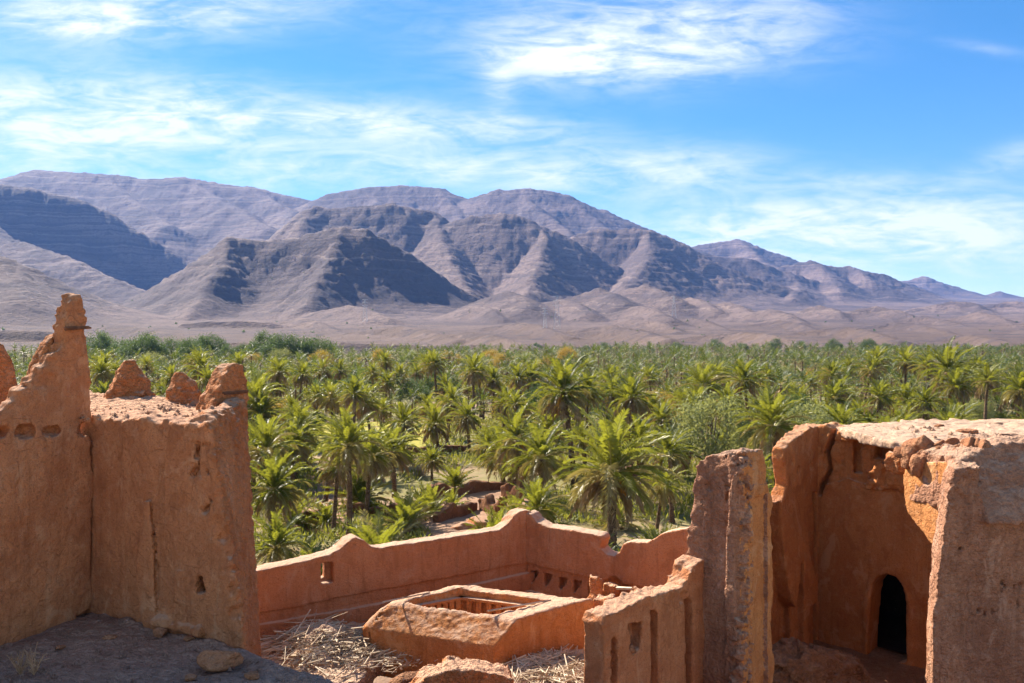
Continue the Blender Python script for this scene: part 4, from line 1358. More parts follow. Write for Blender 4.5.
def f_F(P):
    n = (P[:, 0] - PFr.a[0]) * PFr.n[0] + (P[:, 1] - PFr.a[1]) * PFr.n[1]
    q = (P[:, 0] - PFr.a[0]) * PFr.u[0] + (P[:, 1] - PFr.a[1]) * PFr.u[1]
    d = PFr.prism(P, F_OUT, 0.0, 0.62, -0.03, rel(-6), 0.6)
    zu = PFr.pt(985, 506)[2]
    up = PFr.prism(P, PFr.poly([(976, 520), (979, 463), (1000, 455), (1040, 447), (1200, 440), (1200, 520)]), -0.12, 1.6, 0.85, zu)
    d = np.maximum(d, -PFr.prism(P, PFr.poly([(978, 506), (981, 440), (1200, 430), (1200, 508)]), -0.5, 1.5))
    d = smin(d, up, 0.03)
    sl = halfspace(P, PFr.pt(990, 468, 0.2), np.array([0.1 * PFr.n[0] * 0 - 0.3 * PFr.n[0], -0.3 * PFr.n[1] - 0.0, 0.95]))
    ledge = PFr.prism(P, PFr.poly([(900, 950), (930, 640), (940, 560), (944, 530), (960, 522), (972, 528), (973, 560), (972, 700), (970, 950)]), -0.07, 0.3, 0, 0, 0.6)
    d = np.minimum(d, ledge + 0.02 * vnoise(P, 3, 219))
    t = np.clip((P[:, 2] - rel(-2.6)) / 0.4, 0, 1)
    en = np.clip(1 - q / 0.25, 0, 1)
    d = d + 0.03 * fbm(P, 1.5, 3, 211) + (0.010 + 0.012 * t + 0.008 * en) * fbm(P, 6.5, 3, 212) + 0.03 * (t + 0.5 * en) * (cloddy(P, 218, 8.0) - 0.5) + (0.007 + 0.014 * t + 0.01 * en) * vnoise(P, 20, 213)
    d = d + t * 0.05 * np.abs(vnoise(P * (1, 1, 0.25), 5, 214)) + 0.02 * vnoise(P * (1, 1, 0.14), 7.5, 217) + 0.012 * cloddy(P, 215, 5)
    cr = path_sdf(P, [PFr.pt(957, 590), PFr.pt(955, 620), PFr.pt(957, 660), PFr.pt(953, 690)], 0.012) + 0.01 * vnoise(P, 9, 216)
    d = np.maximum(d, -cr)
    for i, (x, y) in enumerate(((1000, 582), (1004, 586), (1013, 587), (1019, 584), (977, 610), (983, 613), (1010, 603), (1017, 604), (957, 548), (991, 612), (1001, 591))):
        d = np.maximum(d, -ell_sdf(P, PFr.pt(x, y, -0.02), (0.03, 0.06, 0.045)))
    return d.astype(np.float32)


sdf_obj('front_wall', f_F, (6.1, 12.0, rel(-6.6)), (11.2, 15.0, rel(-1.6)), 0.033, M_GREY, room)
# springing of the broken arch, catching the sun
PG = Plane((6.50, 14.6), (6.86, 12.9))
G_OUT = PG.poly([(904, 462), (904, 488), (905, 500), (908, 512), (914, 522), (921, 532), (929, 541), (936, 548), (948, 552), (952, 462)])


def f_G(P):
    d = PG.prism(P, G_OUT, 0.0, 0.5)
    gl = path_sdf(P, [PG.pt(905, 495, 0.0), PG.pt(944, 498, 0.0)], 0.015)
    d = np.maximum(d, -gl)
    return d + 0.012 * fbm(P, 3, 3, 221) + 0.006 * fbm(P, 11, 3, 222)


sdf_obj('arch_springer', f_G, (6.2, 12.5, rel(-4.3)), (7.6, 15.0, rel(-1.9)), 0.026, M_ORANGE, room)
# rubble packed under the roof edge
g_ = np.random.default_rng(77)
kinds = [stone_mesh('rubble_stone', 0.12, 300 + i, M_STONE) for i in range(6)]
rub = [(908, 455), (915, 450), (922, 456), (930, 449), (938, 455), (946, 450), (955, 448), (962, 452), (970, 447), (926, 443), (940, 443), (952, 442), (966, 442), (978, 444), (934, 462), (920, 463), (945, 462), (958, 460),
       (912, 445), (985, 450), (972, 456), (903, 450)]
for i, (x, y) in enumerate(rub):
    d_ = 14.25 - (x - 903) / 85 * 1.0 + (455 - y) * 0.012
    s_ = g_.uniform(0.65, 1.5)
    o_ = obj('rubble_stone', kinds[i % 6], None, at(x, y + 2, d_))
    o_.rotation_euler = g_.uniform(0, 6, 3)
    o_.scale = (s_,) * 3
    tag(o_, 'lump of earth rubble packed under the broken roof edge of the house', 'stone', 'rubble under the roof edge')


def f_fill(P):
    d = path_sdf(P, [at(897, 462, 14.75), at(925, 460, 14.3), at(950, 458, 13.8), at(985, 458, 13.5)], 0.2)
    return (d + 0.12 * (cloddy(P, 231, 5) - 0.4)).astype(np.float32)


sdf_obj('wall_core', f_fill, (5.9, 12.9, rel(-2.6)), (8.2, 15.3, rel(-1.5)), 0.035, M_ROUGH, room)
# a loose stone and crust plates on the roof
for i, (x, y, d_, s_) in enumerate(((968, 433, 16.6, 1.1), (985, 441, 15.3, 0.7), (939, 427, 17.6, 0.6))):
    o_ = obj('stone', kinds[(i + 2) % 6], None, at(x, y, d_))
    o_.scale = (s_ * 1.3, s_, s_ * 0.55)
    o_.location.z = rel(-1.86) - 0.012 * (19 - d_) + 0.03
    tag(o_, ['reddish stone lying in the middle of the pale flat roof', 'small stone near the front edge of the pale flat roof', 'little stone towards the far side of the pale flat roof'][i], 'stone')

# floor and earth bank inside the ruin
f2 = np.array([[1.5, 10.2, 0], [12, 9.8, 0], [12.5, 19.5, 0], [2.6, 19.0, 0]], float)


def f_rf(P):
    z = rel(-6.32) + 0.05 * fbm(P * (1, 1, 0), 1.3, 3, 241) + 0.02 * fbm(P * (1, 1, 0), 7, 3, 242)
    return (P[:, 2] - z).astype(np.float32)


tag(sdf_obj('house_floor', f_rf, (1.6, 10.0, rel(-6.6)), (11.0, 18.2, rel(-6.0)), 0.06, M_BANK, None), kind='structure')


def f_bank(P):
    pts = [at(740, 690, 13.4), at(762, 676, 13.9), at(800, 672, 14.3), at(830, 677, 14.6), at(862, 700, 14.6), at(890, 725, 14.4)]
    q = P.copy()
    d = np.full(len(P), 1e3, np.float32)
    for a, b in zip(pts[:-1], pts[1:]):
        d = np.minimum(d, cap_sdf(q, a, b, 0.44))
    low = path_sdf(P, [p - np.array([0, 0.3, 0.75]) for p in pts], 0.75)
    d = smin(d, low, 0.3)
    return (d + 0.08 * fbm(P, 2.2, 3, 251) + 0.14 * (cloddy(P, 252, 6) - 0.5) + 0.02 * vnoise(P, 15, 253)).astype(np.float32)


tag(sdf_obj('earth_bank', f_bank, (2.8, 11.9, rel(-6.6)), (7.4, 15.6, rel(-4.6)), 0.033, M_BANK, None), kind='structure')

# ---------- canes of the fallen ceiling
def canes(n, cx, cy, sx, sy, zfun, seed, lo=0.15, hi=0.6):
    g = np.random.default_rng(seed)
    S = []
    for i in range(n):
        x, y = g.normal(cx, sx), g.normal(cy, sy)
        a = g.normal(0.5, 0.9) if i % 3 else g.uniform(0, 6.28)
        L = g.uniform(lo, hi)
        t = g.normal(0.04, 0.16)
        z = zfun(x, y) + g.uniform(0.01, 0.12)
        e = np.array([math.cos(a) * math.cos(t), math.sin(a) * math.cos(t), abs(math.sin(t)) if i % 4 else math.sin(t)]) * L / 2
        c_ = np.array([x, y, z + abs(e[2]) * 0.8])
        S.append((c_ - e, c_ + e, g.choice([g.uniform(0.004, 0.008), g.uniform(0.008, 0.016)])))
    return S


def heapz(x, y):
    return ZF + 0.34 * math.exp(-(((x + 3.2) / 0.65) ** 2 + ((y - 14.0) / 0.6) ** 2))


S = canes(2600, -3.15, 14.1, 0.5, 0.42, lambda x, y: heapz(x, y) - 0.06, 5, 0.04, 0.34)
S += canes(160, -2.2, 13.6, 0.5, 0.3, lambda x, y: heapz(x, y) - 0.05, 6, 0.05, 0.25) + canes(90, -3.1, 14.1, 0.5, 0.4, heapz, 9, 0.3, 0.7)
tag(rods('cane_litter', S, M_CANE), kind='stuff')
S = canes(1100, 0.75, 12.95, 0.36, 0.3, lambda x, y: ZF + 0.01, 7, 0.08, 0.6) + canes(260, 0.5, 13.6, 0.35, 0.12, lambda x, y: ZF, 8, 0.06, 0.4)
tag(rods('cane_litter', S, M_CANE), kind='stuff')


def crumbs(name, n, cx, cy, sx, sy, zf, r0, r1, seed, mat_, ok=None):
    g = np.random.default_rng(seed)
    V, Q = [], []
    base = np.array([[-1, 0, -.6], [1, 0, -.6], [0, -1, -.6], [0, 1, -.6], [0.2, 0.1, 0.9], [-.5, -.5, .3], [.6, .5, .4]])
    tri = np.array([[0, 2, 4], [2, 1, 4], [1, 3, 4], [3, 0, 4], [0, 5, 2], [1, 6, 3]])
    for i in range(n):
        x, y = g.normal(cx, sx), g.normal(cy, sy)
        if ok is not None and not ok(x, y):
            continue
        r = r0 * (r1 / r0) ** (g.random() ** 2.2)
        a = g.uniform(0, 6.28)
        p = base * g.uniform(0.6, 1.3, base.shape) * r
        c_, s_ = math.cos(a), math.sin(a)
        p = np.stack([p[:, 0] * c_ - p[:, 1] * s_, p[:, 0] * s_ + p[:, 1] * c_, p[:, 2] * 0.8], 1) + (x, y, zf(x, y))
        Q.append(tri + 7 * len(V))
        V.append(p)
    return tag(obj(name, mesh_np(name, np.concatenate(V), np.concatenate(Q), mat_, smooth=False)), kind='stuff')


crumbs('earth_crumbs', 900, -2.6, 13.9, 0.7, 0.6, lambda x, y: heapz(x, y) + 0.01, 0.012, 0.06, 21, M_DUST, lambda x, y: y > 13.1 and x < -1.5)
crumbs('earth_crumbs', 420, 0.8, 12.9, 0.5, 0.4, lambda x, y: ZF + 0.02, 0.012, 0.05, 22, M_DUST)
crumbs('gravel', 700, -4.2, 10.4, 1.3, 0.8, lambda x, y: rel(-3.92), 0.006, 0.04, 23, M_FLOOR, lambda x, y: x < np.interp(-y, [-e[1] for e in EDGE], [e[0] for e in EDGE]) - 0.15)
crumbs('gravel', 500, 9.5, 16.8, 2.0, 1.5, lambda x, y: rel(-1.86) - 0.012 * (19 - y) + 0.01, 0.012, 0.07, 24, M_ROOF, lambda x, y: x > 7.6 and y > 15.0 and x * 0.45 + y < 21.5)
crumbs('gravel', 320, -5.3, 12.6, 0.7, 0.7, lambda x, y: rel(-0.98) - 0.07 * (14.0 - y), 0.01, 0.06, 25, M_DUST, lambda x, y: -6.1 < x < -4.3 and 11.6 < y < 13.6)
# crumbs of earth on the yard and terrace
cr_m = [stone_mesh('earth_clod', 0.05, 330 + i, M_DUST) for i in range(3)]
# ------------------------------------------------------------------ the palm grove
def frond_geo(n_leaf, az, pitch, L, droop, leaf_len, leaf_w, g, twist=0.0, tip=0.35, seg=8):
    """one pinnate frond from the origin: returns vertices, triangles (rachis strip + leaflets)"""
    ts = np.linspace(0, 1, seg + 1)
    n_seg = seg
    th = pitch - droop * ts ** 1.5                       # elevation angle along the frond
    seg = L / n_seg
    r = np.concatenate([[0], np.cumsum(np.cos(th[:-1] * 0.5 + th[1:] * 0.5) * seg)])
    z = np.concatenate([[0], np.cumsum(np.sin(th[:-1] * 0.5 + th[1:] * 0.5) * seg)])
    side = np.array([-math.sin(az), math.cos(az), 0.0])
    out = np.array([math.cos(az), math.sin(az), 0.0])
    up = np.array([0, 0, 1.0])
    V, T = [], []

    def pos(t):
        rr, zz = np.interp(t, ts, r), np.interp(t, ts, z)
        return out * rr + up * zz + side * (twist * t * t)

    def tang(t):
        a = np.interp(t, ts, th)
        return out * math.cos(a) + up * math.sin(a), -out * math.sin(a) + up * math.cos(a)
    # rachis
    k0 = len(V)
    for i, t in enumerate(ts):
        w_ = 0.065 * (1 - 0.8 * t) * (L / 3.4)
        V += [pos(t) + side * w_ * 0.5, pos(t) - side * w_ * 0.5]
    for i in range(n_seg):
        a = k0 + 2 * i
        T += [(a, a + 1, a + 3), (a, a + 3, a + 2)]
    for i in range(n_leaf):
        t = 0.14 + 0.86 * (i + 0.5) / n_leaf
        p = pos(t)
        fw, nrm = tang(t)
        ll = leaf_len * (0.55 + 0.75 * math.sin(math.pi * min(1, 0.12 + t * 0.82))) * g.uniform(0.85, 1.1)
        for s_ in (-1, 1):
            sp = g.uniform(0.85, 1.15)
            d = side * s_ * 0.78 * sp + fw * (0.55 + 0.5 * t) + nrm * g.uniform(0.1, 0.55)
            d = d / np.linalg.norm(d) * ll
            tipv = p + d - up * ll * tip * g.uniform(0.4, 1.2)
            wv = fw * leaf_w * 0.5
            k1 = len(V)
            V += [p - wv, p + wv, p + d * 0.55 + wv * 0.9 - up * ll * 0.04, tipv]
            T += [(k1, k1 + 1, k1 + 2), (k1, k1 + 2, k1 + 3)]
    return V, T


def crown_mesh(seed, R, nf, n_leaf, leaf_w, upright=1.0, young=False, seg=8):
    g = np.random.default_rng(seed)
    V, T, M = [], [], []
    for i in range(nf):
        f = (i + 0.5) / nf                                # 0 = youngest, upright; 1 = oldest, hanging
        az = i * 2.39996 + g.normal(0, 0.15)
        pitch = math.radians(88 - 112 * f ** 0.95 * upright + g.normal(0, 7))
        L = R * g.uniform(0.86, 1.1) * (0.78 + 0.3 * math.sin(math.pi * min(1, f + 0.25)))
        droop = math.radians(g.uniform(50, 92) * (0.65 + 0.5 * f) * (0.75 if young else 1))
        v, t = frond_geo(n_leaf, az, pitch, L, droop, 0.155 * R, leaf_w, g, g.normal(0, 0.12) * R * 0.3, 0.35, seg)
        k = len(V)
        V += v
        T += [(a + k, b + k, c + k) for a, b, c in t]
        yel = g.random() < (0.75 if f > 0.70 else 0.32 if f > 0.45 else 0.05)
        M += [4] * (2 * seg) + [1 if yel else 0] * (len(t) - 2 * seg)
    return np.array(V), np.array(T), np.array(M)


def skirt_mesh(seed, R, nf, n_leaf, leaf_w, seg=8):
    g = np.random.default_rng(seed)
    V, T = [], []
    for i in range(nf):
        az = i * 2.39996 + g.normal(0, 0.3)
        v, t = frond_geo(n_leaf, az, math.radians(g.uniform(-45, -5)), R * g.uniform(0.5, 0.85), math.radians(g.uniform(35, 70)), 0.10 * R, leaf_w, g, 0, 0.7, seg)
        v = [p + np.array([0, 0, -0.15 - 0.35 * g.random()]) for p in v]
        k = len(V)
        V += v
        T += [(a + k, b + k, c + k) for a, b, c in t]
    return np.array(V), np.array(T)


def trunk_mesh(seed, h, r0, r1, nz=None):
    g = np.random.default_rng(seed)
    nz = nz or max(6, int(h / 0.14))
    V, Q = [], []
    na_ = 9
    bx_, by_ = g.normal(0, 0.05), g.normal(0, 0.05)
    for i in range(nz + 1):
        t = i / nz
        rr = (r0 + (r1 - r0) * min(1, t * 1.2)) * (1.0 + 0.35 * max(0, 1 - t * 9)) * (1.12 if i % 2 else 0.92)
        rr *= 1 + 0.5 * max(0, (t - 0.88) / 0.12)
        for j in range(na_):
            a = 2 * math.pi * (j + 0.5 * (i % 2)) / na_
            rj = rr * g.uniform(0.86, 1.14)
            V.append((math.cos(a) * rj + bx_ * h * t * t, math.sin(a) * rj + by_ * h * t * t, h * t))
    for i in range(nz):
        for j in range(na_):
            Q.append((i * na_ + j, i * na_ + (j + 1) % na_, (i + 1) * na_ + (j + 1) % na_, (i + 1) * na_ + j))
    V.append((bx_ * h, by_ * h, h + 0.05))
    V.append((0, 0, -0.4))
    T = [(nz * na_ + j, nz * na_ + (j + 1) % na_, len(V) - 2) for j in range(na_)] + [(len(V) - 1, (j + 1) % na_, j) for j in range(na_)]
    return np.array(V), np.array(Q), np.array(T), (bx_ * h, by_ * h)


PALMS = []                               # variants: dict of shared meshes; unit size, trunk of height H
for i in range(8):
    Rk = 3.3
    Hk = (5.5, 7.0, 4.2, 8.2, 6.2, 3.2, 7.6, 5.0)[i]
    tv, tq, tt, (ox, oy) = trunk_mesh(400 + i, Hk, 0.24, 0.19)
    cv, ct, cm = crown_mesh(420 + i, Rk, (44, 36, 52, 34, 40, 52, 32, 46)[i], 30, 0.052)
    cv = cv + (ox, oy, Hk)
    sv, st2 = skirt_mesh(440 + i, Rk, (16, 22, 20, 28, 16, 10, 26, 14)[i], 14, 0.065)
    sv = sv + (ox, oy, Hk)
    BUN = []
    g = np.random.default_rng(470 + i)
    for a in range(3):                   # date bunches hanging under the crown
        az = a * 2.1 + g.random()
        hub = np.array([ox + math.cos(az) * 0.45, oy + math.sin(az) * 0.45, Hk - 0.02])
        V, Tt = [hub], []
        for b in range(12):
            e = hub + np.array([math.cos(az) * g.uniform(0.1, 0.5) + g.normal(0, .08), math.sin(az) * g.uniform(0.1, 0.5) + g.normal(0, .08), -g.uniform(0.4, 0.9)])
            k_ = len(V)
            V += [e + (0.035, 0.035, 0), e - (0.035, 0, 0)]
            Tt.append((0, k_, k_ + 1))
        BUN.append(mesh_np('date_bunch', np.array(V), np.array(Tt), M_DATE, smooth=False))
    PALMS.append(dict(H=Hk, trunk=mesh_np('trunk', tv, [tq, tt], M_TRUNK), crown=mesh_np('crown', cv, ct, [M_LEAF, M_LEAF2, M_TRUNK, M_DRY, M_RIB], cm, smooth=False),
                      skirt=mesh_np('dry_fronds', sv, st2, M_DRY, smooth=False), dates=BUN))
YOUNG = []
for i in range(3):
    cv, ct, cm = crown_mesh(520 + i, 2.9, 36, 28, 0.055, 0.72, True)
    YOUNG.append(dict(crown=mesh_np('crown', cv + (0, 0, 0.25), ct, [M_LEAF, M_LEAF2, M_TRUNK, M_DRY, M_RIB], cm, smooth=False),
                      skirt=mesh_np('dry_fronds', (lambda a: a[0] + (0, 0, 0.5))(skirt_mesh(530 + i, 2.2, 5, 10, 0.06)), skirt_mesh(530 + i, 2.2, 5, 10, 0.06)[1], M_DRY, smooth=False)))

TAKEN = []                                # (x, y, r) already planted


def plant_palm(x, y, h, R, label, group, var=None, rz=None, parts=True, dates=None):
    """h = height of the crown's heart above the ground, R = frond length"""
    i = var if var is not None else random.randrange(8)
    v = PALMS[i]
    z = float(ground_h(np.array([x]), np.array([y]))[0])
    o = empty('date_palm', (x, y, z), label, 'palm', group)
    o.rotation_euler = (random.gauss(0, .07), random.gauss(0, .07), rz if rz is not None else random.uniform(0, 6.28))
    s = R / 3.3
    o.scale = (s, s, s)
    dz = h / s - v['H']                   # sink or raise: the trunk is stretched, the crown moved with it
    t = obj('trunk', v['trunk'], o)
    t.scale = (1, 1, (h / s) / v['H'])
    c = obj('crown', v['crown'], o)
    c.location.z = dz
    k_ = obj('dry_fronds', v['skirt'], o)
    k_.location.z = dz
    if dates:
        for bm_ in v['dates']:
            d_ = obj('date_bunch', bm_, o)
            d_.location.z = dz
    TAKEN.append((x, y, R * 0.9))
    return o


def plant_young(x, y, s, label, group, lift=0.0):
    v = YOUNG[random.randrange(3)]
    z = float(ground_h(np.array([x]), np.array([y]))[0])
    o = empty('young_palm', (x, y, z), label, 'palm', group)
    o.scale = (s, s, s * random.uniform(.9, 1.1))
    o.rotation_euler = (0, 0, random.uniform(0, 6.28))
    obj('crown', v['crown'], o)
    obj('dry_fronds', v['skirt'], o)
    TAKEN.append((x, y, 1.6 * s))
    return o


def palm_px(px, py, d, wpx, label, var, group=None, dates=None):
    """heart of the crown at px, py seen d metres away, crown wpx wide"""
    p = at(px, py, d)
    gz_ = float(ground_h(np.array([p[0]]), np.array([p[1]]))[0])
    return plant_palm(p[0], p[1], max(1.6, p[2] - gz_), wpx / F * d / 2 * 1.12, label, group, var, None, True, dates)


NEAR = [
    (611, 476, 46, 128, 'largest date palm, broad drooping crown and thick trunk, just behind the notch in the parapet', 2, True),
    (575, 392, 72, 78, 'tall date palm with a ragged skirt, rising above and left of the largest palm', 1, True),
    (541, 458, 58, 78, 'date palm with pale hanging fronds just right of the parapet corner', 4, False),
    (524, 440, 68, 66, 'date palm with spreading yellowish fronds, half behind the palm at the parapet corner', 0, True),
    (503, 455, 74, 62, 'leaning date palm with yellow lower fronds left of the parapet corner', 7, True),
    (672, 455, 60, 62, 'slender date palm between the largest palm and the tall pier', 3, False),
    (655, 485, 52, 50, 'small date palm tucked at the left side of the tall pier', 5, False),
    (325, 440, 66, 62, 'dark shaggy date palm with hanging fronds, standing alone right of the left tower', 6, True),
    (272, 452, 52, 74, 'bright date palm against the right edge of the left tower', 0, False),
    (270, 490, 46, 78, 'broad low date palm close behind the left tower', 2, False),
    (268, 548, 38, 70, 'grey-green arching palm at the foot of the left tower, above the parapet', 5, False),
    (404, 424, 88, 46, 'leaning date palm at the left edge of the clearing', 1, True),
    (403, 452, 80, 30, 'little date palm under the leaning palm at the clearing', 5, False),
    (446, 402, 100, 40, 'date palm with a straight bare trunk behind the clearing', 3, True),
    (358, 402, 104, 40, 'straight date palm with a dark trunk in front of the yellow field', 6, False),
    (333, 400, 110, 38, 'date palm left of the straight palm by the yellow field', 0, False),
    (380, 412, 112, 30, 'small date palm standing in the yellow field', 7, False),
    (785, 425, 56, 76, 'bright date palm with stiff upright fronds behind the left corner of the roofed house', 5, True),
    (728, 404, 78, 46, 'shaggy date palm with a hanging pale skirt left of the pale bushy trees', 6, False),
    (688, 405, 86, 46, 'date palm with two thick trunks of old leaf bases, left of the shaggy palm', 0, False),
    (958, 372, 92, 62, 'tallest date palm over the roofed house, with orange date stalks', 3, True),
    (984, 382, 96, 40, 'dark date palm right beside the tallest palm over the roof', 1, False),
    (876, 398, 84, 44, 'date palm with a short dark trunk standing straight over the flat roof', 4, False),
    (836, 400, 90, 40, 'date palm to the left over the flat roof, next to the pale bushy tree', 7, False),
    (916, 403, 82, 36, 'small date palm over the middle of the flat roof', 5, False),
    (1014, 392, 84, 52, 'date palm cut by the right edge of the picture', 2, False),
    (905, 362, 140, 34, 'high date palm with twin neighbours at the far right of the grove', 3, True),
    (880, 362, 142, 34, 'left one of the high pair of palms at the far right of the grove', 1, False),
    (470, 418, 92, 44, 'date palm with orange fronds right of the clearing', 4, True),
    (432, 462, 76, 34, 'small dark palm at the left side of the clearing, before the mud wall', 5, False),
    (487, 446, 86, 40, 'date palm with hanging yellow fronds at the back of the clearing', 2, False),
    (516, 470, 70, 40, 'small date palm at the right side of the clearing', 7, False),
    (640, 402, 84, 50, 'date palm with a full round crown above the largest palm', 2, False),
]
for px_, py_, d_, w_, lab, var, dt in NEAR:
    palm_px(px_, py_, d_, w_, lab, var, None, dt)
YG = [(376, 522, 46, 1.15, 'bushy young palm of bright fronds just behind the parapet peak'), (310, 540, 42, 1.0, 'stiff upright young palm between the left tower and the parapet peak'),
      (494, 520, 50, 0.85, 'young palm with upright fronds just left of the parapet corner'), (360, 478, 64, 1.25, 'dense dark young palm under the alone-standing shaggy palm'),
      (405, 500, 56, 0.9, 'small young palm beside the bushy one, at the edge of the clearing'), (325, 505, 58, 0.6, 'tiny young palm at the foot of the shaggy palm'),
      (590, 540, 44, 0.8, 'young palm growing at the foot of the largest palm'), (455, 478, 70, 0.8, 'leafy young palm at the back of the clearing'), (660, 530, 46, 0.8, 'young palm behind the right end of the parapet'),
      (452, 500, 62, 0.55, 'tiny young palm among the tumbled walls of the clearing'), (515, 505, 58, 0.6, 'little young palm at the right edge of the clearing'), (430, 505, 60, 0.8, 'young palm at the left edge of the clearing, by the low wall'), (290, 560, 37, 0.7, 'low young palm in the gap beside the left tower'), (548, 505, 56, 0.7, 'young palm behind the parapet corner')]
for px_, py_, d_, s_, lab in YG:
    p = at(px_, py_ + 20, d_)
    plant_young(p[0], p[1], s_, lab, None)

# bushy trees: trunk, limbs and a crown of leaf sprays
def tree_mesh(seed, R, Hc, n, leafs, flat=0.8):
    g = np.random.default_rng(seed)
    cl = []
    for i in range(n):
        a, el = g.uniform(0, 6.28), math.asin(g.uniform(-0.55, 1))
        rr = R * g.uniform(0.45, 1.0) ** 0.6
        cl.append(np.array([math.cos(a) * math.cos(el) * rr, math.sin(a) * math.cos(el) * rr, Hc + math.sin(el) * rr * flat]))
    V, Q = [], []
    for c in cl:
        m_ = int(leafs * g.uniform(0.6, 1.4))
        P = c + g.normal(size=(m_, 3)) * R * 0.13
        e = g.normal(size=(m_, 3))
        e /= np.linalg.norm(e, axis=1)[:, None]
        f_ = np.cross(e, g.normal(size=(m_, 3)))
        f_ /= np.linalg.norm(f_, axis=1)[:, None]
        L = g.uniform(0.08, 0.24, (m_, 1)) * R * 0.26
        k_ = len(V) and sum(len(x) for x in V)
        V.append(np.concatenate([P - e * L, P + f_ * L * 0.35, P + e * L, P - f_ * L * 0.35]))
        ii_ = np.arange(m_)
        Q.append(np.stack([ii_, ii_ + m_, ii_ + 2 * m_, ii_ + 3 * m_], 1) + k_)
    seg = [((0, 0, -0.3), (0.05, 0.02, Hc * 0.45), 0.05 * R)]
    for c in cl[::max(1, n // 9)]:
        seg.append(((0.04, 0.02, Hc * 0.42), tuple(c * (0.7, 0.7, 0.85)), 0.022 * R))
    tv, tq = stick_mesh('trunk', seg, None)
    return np.concatenate(V), np.concatenate(Q), tv, tq


TREES = {}
for kind_, m_, seed_ in (('olive', M_OLIVE, 600), ('dark', M_DARKLEAF, 610), ('yellow', M_YELLOWLEAF, 620)):
    for j in range(2):
        v_, q_, tv, tq = tree_mesh(seed_ + j, 2.6, 3.2, 85, 95)
        TREES[kind_, j] = (mesh_np('crown', v_, q_, m_, smooth=False), mesh_np('trunk', tv, tq, M_BARK, smooth=False))


def plant_tree(x, y, s, kind_, label, group=None):
    c, t = TREES[kind_, random.randrange(2)]
    z = float(ground_h(np.array([x]), np.array([y]))[0])
    o = empty({'olive': 'tamarisk_tree', 'dark': 'fruit_tree', 'yellow': 'apricot_tree'}[kind_], (x, y, z), label, 'tree', group)
    o.scale = (s, s, s * random.uniform(0.85, 1.15))
    o.rotation_euler = (0, 0, random.uniform(0, 6.28))
    obj('trunk', t, o)
    obj('crown', c, o)
    TAKEN.append((x, y, 2.2 * s))


for px_, d_, s_, kd, lab in ((712, 74, 1.4, 'olive', 'pale feathery tamarisk tree right of the shaggy palm'), (812, 76, 1.5, 'olive', 'pale round tamarisk tree above the left end of the flat roof'),
                             (784, 82, 1.2, 'olive', 'smaller pale tree left of the round tamarisk'), (746, 104, 1.1, 'olive', 'grey-green tree behind the two pale tamarisks'),
                             (440, 150, 1.3, 'dark', 'round dark tree in the middle of the palm grove'), (618, 128, 1.2, 'dark', 'dark bushy tree above the largest palm'),
                             (545, 86, 0.8, 'dark', 'small dark tree behind the parapet corner palms'), (660, 118, 1.0, 'yellow', 'yellowing tree half hidden among the palms above the pier'),
                             (508, 116, 0.9, 'yellow', 'yellow-leaved tree behind the clearing'), (330, 150, 1.1, 'dark', 'dark tree behind the yellow field'),
                             (282, 105, 1.0, 'yellow', 'yellow-green tree beside the left tower'), (960, 150, 1.4, 'dark', 'dark spreading tree behind the tallest palm over the roof')):
    plant_tree((px_ - 512) / F * d_, d_, s_, kd, lab)
for i in range(18):                       # trees along the far left edge of the oasis
    px_ = 96 + i * 13 + random.uniform(-5, 5)
    d_ = random.uniform(290, 360)
    plant_tree((px_ - 512) / F * d_, d_, random.uniform(1.5, 2.6), 'dark', 'dark round tree on the far left edge of the oasis, beyond the tower pinnacles', 'trees on the far left edge of the oasis')
for i in range(16):
    px_ = 545 + i * 32 + random.uniform(-12, 12)
    d_ = random.uniform(500, 620)
    plant_tree((px_ - 512) / F * d_, d_, random.uniform(1.2, 2.1), 'dark', 'dark tree on the far right edge of the oasis, against the bare plain', 'trees on the far right edge of the oasis')
for i in range(34):
    px_ = 270 + i * 23 + random.uniform(-9, 9)
    d_ = random.uniform(105, 240)
    kd = random.choice(['olive', 'dark', 'dark', 'yellow'])
    a_, b_ = ('olive', 'pale grey-green') if kd == 'olive' else ('dark', 'dark') if kd == 'dark' else ('yellow', 'yellowing')
    plant_tree((px_ - 512) / F * d_, d_, random.uniform(0.75, 1.25) * (0.75 if kd == 'yellow' else 1), kd, '%s bushy tree among the date palms in the middle of the grove' % b_, '%s trees among the palms' % b_)
for i in range(22):
    px_ = 150 + i * 21 + random.uniform(-8, 8)
    d_ = random.uniform(230, 330)
    plant_tree((px_ - 512) / F * d_, d_, random.uniform(0.9, 1.6), 'yellow' if i % 3 else 'olive', 'yellowing fruit tree among the farthest palms at the left', 'yellowing trees among the far palms')

# clearings where the ground shows (column from, to, distance from, to)
OPEN = [(425, 540, 50, 69), (425, 500, 69, 84), (315, 425, 98, 126), (465, 495, 92, 110), (318, 340, 58, 74)]


def is_open(px, d, margin=0):
    return any(a - margin < px < b + margin and c < d < e for a, b, c, e in OPEN)


def free(x, y, r):
    for a, b, c in TAKEN:
        if (a - x) ** 2 + (b - y) ** 2 < (0.62 * (c + r)) ** 2:
            return False
    return True


def zone(px, d):
    side = 'behind the left tower' if px < 262 else 'left of the clearing' if px < 400 else 'behind the parapet' if px < 690 else 'between the pier and the roofed house' if px < 830 else 'over the roofed house'
    depth = 'in the near rows' if d < 85 else 'in the middle rows' if d < 130 else 'in the far rows'
    return side, depth


